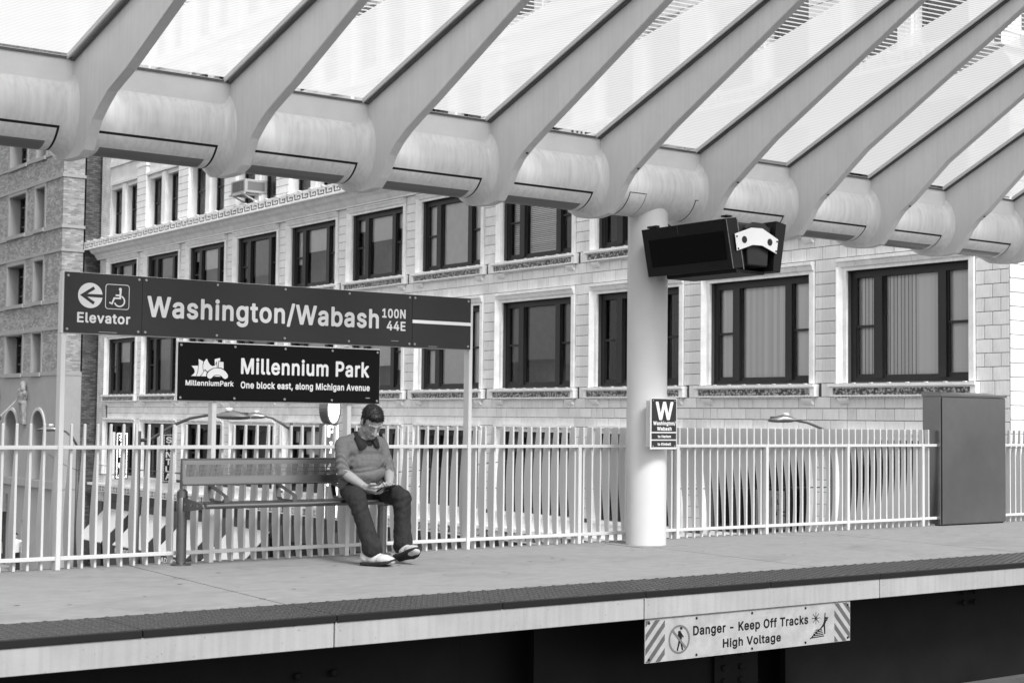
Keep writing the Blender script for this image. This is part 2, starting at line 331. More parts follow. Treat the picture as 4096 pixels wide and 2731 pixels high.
# glyph outlines (1000 units = capital height)
GLY = {
65: (942, [[403,997,383,989,362,963,35,63,29,43,35,22,51,6,68,0,199,0,219,8,232,22,309,243,318,256,624,257,634,251,713,30,731,8,755,0,874,0,894,5,911,22,917,39,916,51,578,971,563,989,543,997],[473,710,564,452,563,444,559,442,391,441,384,443,382,448,464,697,469,709]]),
66: (899, [[129,992,113,975,108,955,108,43,113,22,129,6,147,0,511,0,523,4,564,4,613,13,674,34,719,58,744,77,778,112,794,133,814,174,827,210,836,264,836,317,832,349,814,407,783,460,716,525,754,566,773,595,794,648,799,677,799,750,795,775,777,832,761,865,750,881,697,934,666,956,633,972,560,993,527,998,151,998],[310,414,319,417,507,417,552,408,576,395,607,374,634,329,639,309,639,272,626,239,605,214,572,197,552,192,527,188,482,188,466,184,311,186,308,194],[310,600,308,803,311,812,503,813,560,796,576,785,589,767,602,742,607,718,603,685,597,667,585,648,576,636,560,623,527,606,486,597,319,597]]),
67: (997, [[684,984,610,1005,577,1010,471,1010,401,996,352,980,295,952,248,918,187,857,160,821,127,762,94,673,77,583,72,480,76,468,77,419,85,366,98,313,118,255,143,206,164,172,195,133,234,94,299,46,348,21,397,5,459,-8,496,-9,508,-12,590,-8,651,5,688,17,733,38,802,86,861,149,897,206,926,284,935,333,929,350,913,366,892,372,770,371,756,366,741,350,725,304,713,280,694,251,667,226,620,198,581,185,553,180,491,180,438,193,397,214,365,237,346,255,323,288,294,345,277,407,269,480,273,566,286,632,294,656,319,705,355,754,393,784,434,804,455,812,504,822,545,822,606,808,647,788,675,768,692,752,722,705,741,651,756,636,770,631,896,630,914,636,930,652,935,677,909,767,885,816,860,854,829,889,783,930,745,956]]),
68: (982, [[126,8,151,0,449,0,466,4,515,4,597,21,670,48,741,92,811,161,843,206,859,235,880,284,900,354,909,403,910,431,914,448,914,554,905,623,892,681,876,730,839,803,795,861,766,889,699,939,658,960,601,980,511,997,147,997,129,992,113,975,108,955,108,43,113,22],[311,186,308,194,309,807,319,814,474,814,556,796,605,772,642,742,679,689,704,628,717,558,717,513,721,501,717,488,717,443,713,415,696,349,667,292,650,270,621,242,556,205,478,188,429,188,413,184]]),
69: (832, [[736,5,753,22,758,43,758,145,752,162,736,178,715,184,319,184,310,186,308,403,311,411,678,413,699,418,715,434,721,452,721,554,713,578,699,591,683,597,311,599,308,607,308,803,310,811,319,814,711,814,732,819,748,835,754,852,754,955,749,975,732,992,711,998,151,998,130,992,113,975,108,955,108,43,113,22,130,5,151,0,715,0]]),
70: (817, [[130,5,151,0,269,0,287,6,303,22,308,43,308,390,311,399,666,401,684,407,700,423,705,443,705,546,699,563,683,579,662,585,311,587,308,595,308,803,310,811,319,814,703,814,723,819,740,836,746,857,746,959,740,976,723,992,703,998,151,998,130,992,113,975,108,955,108,43,113,22]]),
71: (1015, [[467,1010,397,996,340,976,299,956,232,906,195,869,155,816,118,746,102,701,85,636,77,583,76,533,72,517,77,419,94,325,114,264,131,227,175,157,242,86,299,46,348,21,397,5,459,-8,500,-9,512,-12,594,-8,655,5,692,17,765,54,802,82,857,137,881,169,918,243,939,325,943,362,943,501,938,521,921,538,900,544,553,544,531,538,515,521,510,501,510,398,515,382,528,368,553,360,733,360,740,358,742,349,734,317,709,268,675,229,647,209,602,189,557,180,500,180,471,184,414,205,361,241,319,296,294,345,273,431,269,521,281,611,298,664,319,705,348,747,363,762,406,792,430,804,475,817,508,822,541,822,590,812,656,779,680,760,705,726,741,651,756,636,770,631,892,630,913,635,930,652,935,668,935,689,914,758,885,816,853,861,794,920,774,935,749,952,700,976,626,1001,573,1010]]),
72: (1009, [[126,8,147,0,269,0,287,6,303,22,308,43,308,407,310,414,319,417,706,415,709,407,709,43,715,22,732,5,752,0,867,0,883,5,897,18,905,43,905,955,900,975,887,989,867,997,748,997,730,992,715,975,709,955,709,611,707,604,699,601,311,603,308,611,308,955,303,975,286,992,265,998,147,997,130,992,116,979,108,955,108,43,113,22]]),
73: (619, [[78,992,62,976,56,959,56,852,64,832,78,819,95,814,205,814,215,807,215,194,213,186,205,184,95,184,78,178,64,165,56,141,56,43,61,22,78,5,99,0,524,0,544,5,561,21,567,39,567,141,561,162,545,178,528,184,422,184,412,190,411,803,418,813,528,814,544,819,559,832,567,857,567,955,561,975,544,992,524,998,99,998]]),
75: (919, [[871,8,884,22,889,39,884,67,539,549,536,558,550,578,881,930,889,955,881,979,867,992,850,997,695,998,673,992,314,603,310,602,308,955,303,975,287,992,269,997,147,997,126,989,113,975,108,955,108,43,116,18,130,5,147,0,265,0,286,5,302,21,308,43,309,325,313,333,374,399,392,414,413,392,666,33,691,8,715,0,850,0]]),
76: (786, [[143,996,129,992,116,979,108,955,108,43,113,22,130,5,151,0,691,0,711,5,728,22,734,43,733,145,727,162,711,178,691,184,319,184,310,186,308,959,303,975,294,985,286,992,269,997]]),
77: (1209, [[126,989,113,975,108,955,108,43,113,22,118,16,130,5,147,0,261,0,282,5,299,22,304,43,306,548,315,538,518,26,538,6,556,0,654,0,678,8,700,35,870,472,903,554,907,556,911,35,916,21,928,8,948,0,1067,0,1089,10,1100,22,1106,43,1106,955,1100,975,1096,981,1083,992,1067,997,899,998,879,992,862,976,645,415,614,325,609,320,604,325,565,435,351,976,336,992,319,997,151,998]]),
78: (1020, [[899,8,912,22,918,43,918,955,909,979,895,992,879,997,756,997,736,989,723,976,718,963,715,369,711,370,694,394,327,973,307,992,290,997,151,998,126,989,113,975,108,955,108,43,116,18,130,5,147,0,269,0,290,8,302,21,307,35,310,633,324,619,701,22,718,6,736,0,875,0]]),
79: (1038, [[577,1010,471,1010,401,996,352,980,303,956,246,916,187,857,159,820,131,771,114,734,94,673,77,583,72,484,76,468,77,419,85,366,106,288,143,206,177,156,203,124,230,98,275,62,299,46,348,21,397,5,459,-8,532,-13,549,-9,590,-8,635,1,696,21,745,46,802,86,853,137,872,160,897,198,922,247,946,313,960,366,968,419,972,513,968,529,968,583,960,636,930,734,893,807,851,863,794,920,749,952,692,980,643,996],[491,180,438,193,397,214,361,241,323,288,294,345,277,407,269,476,269,525,277,591,290,644,315,697,355,754,393,784,442,808,504,822,541,822,590,812,631,796,684,760,721,713,750,656,767,595,775,533,775,468,772,456,771,427,754,354,730,300,698,255,671,230,606,193,553,180]]),
80: (879, [[130,5,151,0,269,0,287,6,303,22,308,43,308,325,311,333,507,335,564,344,633,365,666,381,711,413,746,448,782,501,806,566,815,603,816,628,819,640,819,697,806,771,790,816,756,874,703,928,662,956,605,980,572,989,519,998,147,997,129,992,113,975,108,955,108,43,113,22],[310,522,308,803,311,812,494,813,535,804,568,788,584,775,598,758,614,722,619,701,619,640,610,603,593,570,580,556,552,537,531,529,482,519,319,519]]),
82: (887, [[130,992,113,975,108,955,108,43,114,21,129,6,147,0,269,0,292,10,303,22,308,43,309,349,319,356,453,356,462,353,479,325,624,51,641,22,654,8,678,0,809,0,831,6,846,21,851,35,852,51,847,67,668,394,670,401,700,419,727,442,765,484,790,525,815,607,820,636,820,713,815,746,798,807,764,870,723,916,674,952,621,976,556,993,523,998,151,998],[310,811,319,814,498,813,539,804,586,779,602,758,614,734,623,689,619,640,614,619,601,594,580,572,568,565,543,553,503,544,311,546,308,554]]),
83: (882, [[500,1010,406,1010,369,1006,304,989,246,964,206,937,144,875,119,832,97,763,93,722,97,665,115,607,138,567,193,512,226,488,304,451,533,383,595,350,610,335,619,317,622,293,619,268,611,248,594,223,565,202,533,185,467,172,418,172,373,181,341,193,308,214,291,235,278,260,268,305,251,322,230,327,107,327,91,322,77,309,69,284,73,248,82,211,106,154,130,117,185,62,226,34,271,14,308,1,373,-12,463,-16,545,-8,619,14,664,34,698,55,725,78,767,125,795,174,817,252,817,333,804,387,791,415,774,441,729,491,692,518,631,551,549,580,431,611,371,632,316,663,303,677,295,693,289,718,295,747,316,781,357,809,377,817,426,826,471,826,496,822,529,813,553,801,570,789,591,767,603,742,617,702,630,689,643,684,766,683,783,689,799,705,805,726,799,775,779,832,767,857,741,892,705,928,685,943,627,977,570,997]]),
84: (886, [[386,0,509,1,522,6,535,18,543,39,544,807,554,814,791,814,813,820,828,835,834,852,834,955,829,975,811,992,791,998,100,998,79,992,62,975,57,955,57,852,63,835,79,819,100,814,337,814,347,807,347,43,356,18,370,5]]),
85: (1009, [[126,991,113,977,108,956,108,343,112,327,112,294,121,253,138,204,154,171,186,126,241,71,260,57,319,23,396,-3,441,-11,478,-11,494,-15,576,-11,625,-2,687,19,736,43,787,81,819,114,851,155,884,220,901,282,905,314,905,956,899,978,884,993,867,999,752,999,732,994,715,977,709,956,709,359,700,306,688,273,664,237,635,212,613,199,584,187,539,177,478,177,421,191,368,222,349,241,330,269,313,314,308,339,308,956,303,977,287,993,269,999,147,999]]),
86: (942, [[907,981,894,992,878,997,755,998,734,992,714,971,477,291,473,292,468,304,421,448,232,976,216,992,199,997,76,998,56,992,39,975,33,955,39,926,370,26,391,5,412,0,547,0,564,6,580,22,907,922,917,955,911,975]]),
87: (1314, [[1283,976,1267,992,1250,997,1127,998,1107,992,1090,975,936,378,931,362,927,360,764,971,744,992,727,997,596,998,574,992,557,975,550,959,412,431,396,370,391,363,387,366,370,427,228,975,212,992,195,997,72,997,50,987,39,975,35,963,35,934,272,63,284,22,289,16,301,5,318,0,457,0,477,5,494,22,648,591,656,615,661,618,824,26,844,6,862,0,1001,0,1023,10,1034,22,1038,35,1288,947,1289,959]]),
90: (868, [[779,6,794,21,800,39,800,141,795,161,778,178,757,184,348,184,340,185,339,190,791,848,796,869,796,955,790,976,774,992,753,998,115,998,94,992,78,976,72,959,72,857,78,836,95,819,115,814,524,814,532,812,533,807,82,149,76,129,76,43,82,21,99,5,119,0,757,0]]),
97: (779, [[670,9,683,23,688,44,688,539,679,588,667,624,641,667,588,720,564,736,539,748,490,764,441,774,343,774,314,769,241,748,200,728,174,710,132,674,96,624,84,600,75,563,81,546,97,530,204,497,224,496,245,504,261,521,280,551,306,572,339,588,400,598,445,588,475,571,495,530,496,506,490,497,465,492,322,475,241,458,191,441,151,421,130,406,100,375,80,346,64,305,55,252,54,224,59,187,76,130,101,87,146,42,175,22,212,6,273,-11,314,-16,388,-11,437,2,498,32,519,9,539,1,650,1],[494,321,496,273,479,228,454,199,408,174,359,164,335,165,310,170,294,174,265,190,252,211,251,248,256,260,269,274,302,290,355,303]]),
98: (842, [[117,994,100,977,94,956,94,44,100,24,116,8,133,2,248,2,268,10,280,23,286,36,293,38,334,11,354,3,399,-11,440,-15,509,-11,534,-6,591,15,616,27,649,51,704,106,744,171,768,237,777,273,785,335,785,429,777,490,768,527,740,601,700,662,657,705,620,732,579,753,542,765,497,774,411,774,383,769,346,757,313,740,293,726,289,726,287,956,280,978,265,993,248,999,137,999],[464,169,415,169,395,174,366,187,346,202,325,228,304,269,287,347,287,416,291,445,300,486,316,523,336,551,354,569,383,585,420,594,456,594,481,589,509,577,528,564,547,543,571,500,589,433,589,400,593,384,589,335,580,290,567,255,542,215,526,198,487,175]]),
99: (791, [[558,749,509,765,460,774,374,774,321,765,264,745,209,711,168,674,128,625,91,551,70,474,61,396,65,310,87,220,120,151,151,106,198,59,217,44,251,23,280,11,337,-7,403,-15,472,-11,542,7,595,31,650,73,690,118,706,142,727,187,736,216,736,228,730,246,715,261,693,270,611,291,587,292,570,286,556,273,525,215,493,187,448,169,386,169,358,178,333,191,317,204,291,237,271,282,258,347,258,416,271,478,295,531,309,549,321,562,350,581,370,589,399,594,435,594,472,585,514,560,530,539,552,494,569,478,587,472,705,502,726,523,732,539,731,560,706,617,685,651,629,707,599,728]]),
100: (842, [[730,994,709,999,599,999,582,993,566,978,560,956,558,726,554,726,513,753,480,765,439,774,350,774,309,765,247,743,202,713,143,654,115,613,103,588,83,535,70,482,65,416,61,404,65,310,83,228,99,183,120,142,155,93,213,40,276,7,341,-11,407,-15,448,-11,497,3,529,19,558,40,565,36,570,23,583,10,603,2,714,2,731,8,747,24,752,44,752,956,747,977],[435,169,386,169,366,174,345,182,315,204,291,237,275,269,258,343,258,416,262,445,275,494,295,535,313,558,333,573,366,589,390,594,427,594,452,589,489,573,506,560,539,511,551,478,560,433,560,335,542,263,526,232,505,204,489,191,464,178]]),
101: (805, [[341,770,272,749,213,715,155,662,115,605,99,572,83,527,65,449,61,363,65,347,65,310,74,265,99,187,132,130,147,110,196,61,231,35,292,7,362,-11,439,-15,509,-7,554,7,615,35,648,59,689,100,719,142,739,196,740,208,732,228,718,242,697,250,611,271,587,271,570,266,562,259,553,249,531,208,497,182,480,174,431,165,390,169,358,178,333,191,299,220,271,269,263,298,264,305,272,308,709,308,730,314,746,330,752,347,752,421,748,433,748,470,744,494,723,568,702,613,675,654,615,712,570,740,542,753,480,770,452,774,370,774],[268,485,283,523,307,556,352,584,390,594,439,593,468,585,497,569,515,551,526,535,547,486,545,482,538,480,276,480]]),
102: (535, [[185,0,300,0,320,8,332,21,337,35,339,583,349,589,459,590,473,595,486,607,494,632,494,726,486,746,472,759,455,764,345,765,339,771,339,812,348,836,365,849,382,854,402,855,435,847,455,847,473,852,488,868,513,947,518,983,513,1000,502,1012,476,1025,439,1034,369,1038,312,1029,275,1017,243,1001,226,989,187,951,164,914,147,852,144,767,136,765,46,763,34,759,24,750,13,730,12,628,20,607,34,594,50,589,136,589,146,583,147,39,152,22,159,14,169,5]]),
103: (844, [[730,762,709,768,603,767,581,757,570,745,562,726,558,725,534,742,501,758,456,771,423,776,370,776,313,766,247,742,194,706,149,661,124,627,103,590,83,537,65,459,65,418,61,402,65,316,75,267,95,205,115,164,147,119,186,81,239,45,305,20,345,11,435,11,464,15,505,29,554,55,558,55,560,50,560,5,555,-16,542,-41,534,-52,509,-70,464,-87,439,-91,390,-91,345,-82,299,-56,251,-1,231,7,215,7,198,2,112,-46,99,-61,94,-77,95,-93,107,-122,131,-155,170,-193,223,-229,284,-254,345,-267,431,-271,525,-259,591,-237,637,-212,656,-197,695,-159,723,-118,743,-65,752,-20,752,725,747,745],[415,596,448,591,480,578,509,557,530,528,547,496,556,463,564,410,564,369,556,316,547,283,530,250,515,230,480,204,460,196,439,191,386,191,362,196,329,213,311,226,291,250,271,291,262,328,258,357,258,426,275,496,303,545,325,567,350,582,378,592]]),
104: (817, [[117,992,100,975,94,955,94,43,100,22,117,5,137,0,248,0,265,6,281,22,287,43,287,452,296,509,313,543,342,571,366,583,399,593,436,593,473,583,501,564,523,529,532,497,532,464,536,448,536,43,542,22,557,6,575,0,681,0,702,5,719,22,724,43,724,529,711,595,686,652,661,687,628,719,608,735,567,755,505,773,448,777,383,768,342,755,289,729,287,955,280,976,265,992,248,997,137,998]]),
105: (378, [[248,764,129,763,116,758,103,746,95,726,95,39,100,22,107,14,117,5,133,0,252,1,265,6,278,18,287,39,287,726,281,742,274,750,264,759],[311,897,311,926,297,968,256,1009,211,1026,174,1026,128,1008,92,971,74,922,74,902,79,881,95,848,129,815,178,797,207,797,240,807,257,816,298,857]]),
107: (764, [[117,992,100,975,94,955,94,43,100,22,117,5,137,0,248,0,264,5,278,18,287,43,287,272,293,282,313,299,336,276,524,35,553,6,575,0,710,0,730,5,745,18,752,35,753,47,747,64,477,405,461,431,720,697,728,718,723,742,707,758,689,764,554,765,534,759,364,591,297,519,289,516,287,955,281,975,265,992,248,997,137,998]]),
108: (419, [[133,997,117,992,103,979,94,955,94,186,99,145,112,100,120,83,131,67,174,25,199,13,244,0,305,-5,366,4,383,9,391,16,404,30,409,47,388,149,370,171,354,178,325,179,309,175,297,179,291,186,287,210,286,959,278,979,265,991,252,996]]),
109: (1176, [[1076,18,1084,43,1084,554,1062,632,1046,664,1035,681,981,734,943,755,890,773,865,777,784,777,730,763,685,743,657,724,620,690,567,740,550,751,534,759,477,777,403,777,375,772,336,758,289,731,268,756,248,764,133,764,117,759,103,746,94,722,94,43,100,22,113,8,133,0,248,0,265,6,281,22,287,43,287,472,291,505,300,533,325,568,358,587,399,597,444,587,469,572,486,550,495,517,495,43,501,22,514,8,534,0,649,0,666,6,682,22,687,43,688,505,699,542,722,572,759,592,792,597,828,592,863,574,876,562,892,525,892,43,897,22,914,5,935,0,1045,0,1062,5]]),
110: (816, [[706,8,719,22,724,43,724,533,715,578,698,628,663,685,632,715,599,739,567,755,505,773,448,777,383,768,342,755,289,725,282,730,276,743,264,756,244,764,133,764,113,756,100,742,94,722,94,43,103,18,117,5,133,0,244,0,264,5,281,22,287,43,287,452,296,509,313,543,342,571,366,583,399,593,436,593,473,583,501,564,523,529,532,497,532,464,536,448,536,43,542,22,557,6,575,0,685,0]]),
111: (826, [[489,770,456,774,374,774,325,766,262,744,209,711,168,674,141,643,115,605,91,551,70,474,61,396,65,310,87,220,120,151,151,106,198,59,219,43,251,23,280,11,358,-11,427,-15,493,-7,562,15,595,31,625,52,662,85,691,118,710,147,739,204,764,298,769,335,769,425,764,461,755,506,735,568,714,609,683,654,636,701,617,715,558,749],[448,169,386,169,366,174,333,191,317,204,291,237,279,261,271,282,258,343,258,412,262,441,275,490,295,531,321,562,348,580,370,589,395,594,435,594,460,589,489,577,517,556,539,527,559,486,572,433,576,400,576,359,572,327,554,263,526,216,509,198,478,179]]),
112: (842, [[117,-252,137,-257,248,-257,265,-251,281,-235,287,-214,289,37,297,36,321,18,346,6,407,-11,505,-11,546,-2,599,18,649,50,702,104,723,134,748,179,772,252,785,334,785,432,777,489,768,526,735,608,700,661,646,714,620,732,579,752,530,768,501,773,407,774,342,756,293,725,288,727,280,744,268,757,248,765,133,765,116,759,100,743,94,722,94,-214,100,-235],[460,169,420,169,395,174,362,190,342,205,320,236,304,268,287,346,287,416,291,444,300,485,316,522,332,547,353,567,391,588,415,593,460,593,481,589,522,569,547,543,572,498,589,432,589,403,593,387,589,334,576,277,566,252,543,215,530,201,495,179]]),
114: (545, [[129,1,248,0,265,6,281,22,287,43,287,468,292,501,313,544,334,563,366,579,415,589,481,581,497,586,511,599,519,619,519,734,514,751,497,767,456,777,407,777,379,773,334,759,285,734,261,758,240,765,133,764,116,758,100,742,94,722,94,43,103,18,116,6]]),
115: (735, [[454,770,422,774,332,774,270,761,217,741,184,721,133,674,118,654,106,629,88,580,84,519,98,457,119,415,168,366,197,346,242,326,278,313,438,274,464,261,479,245,483,224,479,212,468,196,430,174,385,165,327,169,287,187,269,204,243,257,229,270,213,275,201,275,103,254,89,249,76,237,68,216,69,187,89,130,117,89,156,51,197,23,225,11,282,-7,352,-15,434,-11,491,3,544,23,597,59,628,89,660,138,677,192,677,277,664,318,644,355,593,406,544,434,487,454,327,493,293,511,282,527,281,551,294,572,332,593,360,598,405,598,442,585,462,569,491,521,507,506,524,501,536,501,630,522,643,527,659,542,665,560,664,580,648,625,620,670,569,721,552,732,511,753]]),
116: (488, [[439,6,459,26,465,48,465,64,443,155,424,174,406,180,353,172,324,178,315,187,310,203,310,579,316,589,410,590,427,595,441,608,449,628,448,731,437,751,427,760,414,764,320,765,312,768,310,894,304,912,289,927,267,933,153,932,139,927,126,915,118,894,116,768,108,765,50,765,34,760,17,743,11,722,12,628,20,608,33,596,46,591,112,589,117,583,118,183,123,150,139,105,163,68,192,39,234,14,292,-3,320,-4,337,-8,402,-3]]),
117: (817, [[113,759,100,745,94,725,95,271,98,258,99,226,108,185,124,140,156,87,195,48,215,33,256,12,317,-5,383,-9,440,-1,481,12,534,39,542,24,554,11,575,3,685,3,706,11,719,25,724,46,724,725,716,749,702,762,685,767,579,768,559,762,542,745,536,725,536,332,532,316,532,283,527,263,505,220,473,192,424,175,387,175,358,180,323,201,312,213,300,238,291,267,287,299,287,725,281,745,265,761,248,767,133,767]]),
118: (779, [[743,746,728,759,712,764,593,765,573,759,555,742,406,333,393,306,389,309,376,341,238,726,227,746,213,759,197,764,78,765,58,759,41,742,35,722,40,693,294,30,301,18,315,5,336,0,450,0,468,6,488,26,737,677,751,718,750,730]]),
119: (1099, [[1057,742,1040,759,1020,765,901,764,885,759,871,746,864,730,767,378,758,358,754,361,749,374,657,722,648,743,632,758,615,764,496,765,476,759,459,742,446,705,349,356,345,358,336,386,260,664,235,743,219,758,202,764,83,764,63,756,50,742,45,726,50,689,242,55,257,18,271,5,288,0,398,0,419,5,435,21,444,43,548,411,554,417,668,25,687,6,705,0,815,0,836,8,853,26,869,75,1049,668,1063,713]]),
120: (760, [[56,8,80,0,207,0,228,6,245,22,378,227,383,230,404,202,521,22,538,5,559,0,690,0,706,5,720,18,728,39,723,63,500,386,501,396,707,697,712,726,707,742,694,756,669,765,551,765,529,758,505,734,387,554,383,555,374,566,261,742,244,759,223,765,92,764,76,759,62,746,54,726,59,701,245,431,269,390,43,63,37,39,43,22]]),
121: (779, [[119,-248,152,-257,217,-261,254,-257,311,-240,336,-228,356,-212,395,-173,418,-141,459,-51,746,698,751,714,750,730,743,747,728,760,708,765,589,765,572,759,555,743,398,309,393,304,388,309,376,342,238,726,227,747,213,760,197,765,78,765,58,760,41,743,35,722,40,694,289,43,288,31,267,-26,246,-63,221,-77,148,-74,131,-82,114,-100,90,-186,88,-206,97,-231]]),
122: (763, [[93,8,118,0,649,0,670,5,684,18,692,39,692,145,686,162,670,178,649,184,359,184,352,190,671,607,680,632,680,726,675,742,662,756,637,765,130,765,109,759,95,746,87,726,87,623,93,606,109,590,130,585,408,585,415,583,416,578,80,145,75,124,75,39,80,22]]),
48: (894, [[403,1010,333,992,268,960,247,944,196,893,160,840,132,779,111,717,94,632,90,591,90,538,86,521,90,403,106,300,132,219,161,157,205,96,258,47,317,13,395,-8,464,-12,476,-9,505,-8,546,1,583,13,624,34,660,61,697,98,735,149,772,227,797,317,809,398,810,448,814,464,814,542,810,554,805,636,784,734,749,824,707,889,645,951,619,968,579,988,542,1001,497,1010],[452,827,476,826,493,821,534,797,563,762,584,722,600,677,613,611,622,484,618,468,617,419,605,345,592,296,571,251,542,210,513,189,485,177,448,172,415,177,386,189,348,223,332,247,312,288,295,345,282,423,282,484,278,501,282,517,282,574,295,652,308,701,332,754,352,783,382,808,419,825]]),
49: (894, [[769,8,782,22,788,43,787,141,782,157,769,171,749,179,589,180,579,186,579,955,574,975,558,992,540,997,397,998,377,992,183,852,164,833,158,812,158,689,163,668,176,654,197,646,209,647,222,652,373,763,382,763,382,186,373,180,180,180,159,174,144,158,138,141,137,43,143,22,160,5,180,0,745,0]]),
52: (894, [[605,996,482,997,466,992,452,979,84,362,71,329,72,227,83,206,94,197,106,193,506,190,509,182,509,39,514,22,521,14,531,5,547,0,662,0,682,8,695,22,701,39,703,189,711,192,793,193,806,198,819,210,827,231,827,337,819,358,805,371,789,376,711,376,701,382,701,615,693,636,679,648,666,653,547,654,530,648,514,632,509,611,509,386,506,378,313,378,318,394,634,930,640,951,634,975,621,989]]),
47: (527, [[482,1035,461,1040,359,1040,341,1034,325,1018,27,-87,26,-99,31,-115,48,-132,69,-138,171,-138,188,-132,208,-111,503,981,504,1001,499,1018]]),
45: (894, [[687,377,686,487,681,500,669,513,649,521,244,521,227,516,219,509,210,499,205,483,206,372,211,359,223,346,244,338,649,338,665,343,673,350,682,360]]),
44: (417, [[90,-210,110,-215,196,-215,214,-209,230,-193,238,-172,329,159,324,188,307,205,286,210,163,210,146,204,126,183,113,118,68,-168,73,-193]]),
32: (417, [])
}
def text(s, parent, m, x0, x1, z, cap, org, u, v, thick=0.0012, name='lettering', track=0):
    """lettering laid in the plane org + x*u + y*v, fitted between x0 and x1, base line z"""
    u = Vector(u); v = Vector(v); nrm = u.cross(v); cu = bpy.data.curves.new(name, 'CURVE'); cu.dimensions = '2D'; cu.fill_mode = 'BOTH'; cu.extrude = thick
    pen = 0; lo = 1e9; hi = -1e9; loops = []
    for ch in s:
        adv, ls = GLY[ord(ch)]
        for l in ls:
            pts = [(l[i] + pen, l[i + 1]) for i in range(0, len(l), 2)]
            if len(pts) < 5: continue
            a = sum(pts[i][0] * pts[(i + 1) % len(pts)][1] - pts[(i + 1) % len(pts)][0] * pts[i][1] for i in range(len(pts))) / 2
            if abs(a) < 1200: continue
            loops.append(pts); lo = min(lo, min(p[0] for p in pts)); hi = max(hi, max(p[0] for p in pts))
        pen += adv + track
    sx = (x1 - x0) / (hi - lo); sy = cap / 1000.0
    for pts in loops:
        sp = cu.splines.new('POLY'); sp.points.add(len(pts) - 1); sp.use_cyclic_u = True
        for q, (a, b) in zip(sp.points, pts): q.co = (x0 + (a - lo) * sx, z + b * sy, 0, 1)
    tmp = bpy.data.objects.new('tmp', cu); me = bpy.data.meshes.new_from_object(tmp); bpy.data.objects.remove(tmp); bpy.data.curves.remove(cu)
    me.transform(Matrix(((u.x, v.x, nrm.x, org[0]), (u.y, v.y, nrm.y, org[1]), (u.z, v.z, nrm.z, org[2]), (0, 0, 0, 1))))
    me.name = name; me.materials.clear()
    return link(name, me, m, parent)
def flat(loops, parent, m, y, thick, name):
    """outlined shape cut from sheet, lying in a plane of constant y and facing the tracks"""
    mb = MB()
    for l in loops: mb.prism(l, 1, y - thick, y)
    return mb.build(name, m, parent)
def wall_open(mb, axis, a, b, urange, zrange, holes):
    """wall of thickness a..b with rectangular openings (u0,u1,z0,z1); axis 0: wall along Y, axis 1: wall along X"""
    us = sorted({urange[0], urange[1], *[h[0] for h in holes], *[h[1] for h in holes]}); zs = sorted({zrange[0], zrange[1], *[h[2] for h in holes], *[h[3] for h in holes]})
    us = [q for q in us if urange[0] <= q <= urange[1]]; zs = [q for q in zs if zrange[0] <= q <= zrange[1]]
    for i in range(len(us) - 1):
        um = (us[i] + us[i + 1]) / 2; run = None
        for j in range(len(zs) - 1):
            zm = (zs[j] + zs[j + 1]) / 2
            if any(h[0] < um < h[1] and h[2] < zm < h[3] for h in holes):
                if run is not None:
                    mb.box(a, b, us[i], us[i + 1], run, zs[j]) if axis == 0 else mb.box(us[i], us[i + 1], a, b, run, zs[j]); run = None
            elif run is None: run = zs[j]
        if run is not None:
            mb.box(a, b, us[i], us[i + 1], run, zs[-1]) if axis == 0 else mb.box(us[i], us[i + 1], a, b, run, zs[-1])
def bolts(spots, parent, r, y, m=BOLT, name='bolt'):
    """round bolt heads facing the tracks at (x, z)"""
    base = None
    for x, z in spots:
        if base is None:
            base = MB().lathe([(0, 0.0001), (0, r * 0.7), (r * 0.25, r), (r * 0.6, r)], (x, y - r * 0.6, z), 1, 10).build(name, m, parent); bx, bz = x, z
        else: copy_part(base, parent, x - bx, 0, z - bz)
# ================================================================== street level and ground
def ground(name, x0, x1, y0, y1, z, m, label=None):
    o = MB().add([(x0, y0, z), (x1, y0, z), (x1, y1, z), (x0, y1, z)], [(0, 1, 2, 3)]).build(name, m); o['kind'] = 'structure'; return o
GZ = -5.8
ground('street', -600, 600, -600, 900, GZ, ASPH)
sw = MB().box(20.2, 23.99, 17.2, 62.9, GZ + 0.004, GZ + 0.14).box(24.0, 60, 13.6, 17.2, GZ + 0.004, GZ + 0.14).box(18.6, 22.4, 62.92, 140, GZ + 0.004, GZ + 0.14).build('sidewalk', PAVE); sw['kind'] = 'structure'
mk = MB()
for q in range(12): mk.add([(8 + q * 0.95, 15.0, GZ + 0.005), (8.5 + q * 0.95, 15.0, GZ + 0.005), (8.5 + q * 0.95, 18.5, GZ + 0.005), (8 + q * 0.95, 18.5, GZ + 0.005)], [(0, 1, 2, 3)])
mk.build('crosswalk_marking', mat('road_paint', 0.7, 0.8, var=0.2))['kind'] = 'structure'

# ================================================================== platform
plat = thing('platform', (9.1, 9.5, 0.0), kind='structure')
js = [-9.6, -4.95, -0.25, 4.46, 9.13, 11.8, 16.5, 21.2, 26.0]
sk = 0.06
for a, b in zip(js[:-1], js[1:]):
    p = [(a + 0.006 - sk, 8.303), (b - 0.006 - sk, 8.303), (b - 0.006 + sk, 11.13), (a + 0.006 + sk, 11.13)]
    MB().prism(p, 2, -0.16, 0.0).build('concrete_slab', CONC, plat)
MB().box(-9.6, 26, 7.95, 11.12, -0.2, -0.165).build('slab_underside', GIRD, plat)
gm = MB(); rg = random.Random(11)
for q in range(90):
    cx, cy, rr = rg.uniform(0, 17), rg.uniform(8.4, 10.9), rg.uniform(0.008, 0.022); gm.add([(cx + rr * rg.uniform(.7, 1.2) * math.cos(t * 0.785), cy + rr * rg.uniform(.7, 1.2) * math.sin(t * 0.785), 0.0012) for t in range(8)], [tuple(range(8))])
gm.build('gum_spots', mat('old_gum', 0.12, 0.9, island=0.5), plat)['kind'] = 'stuff'
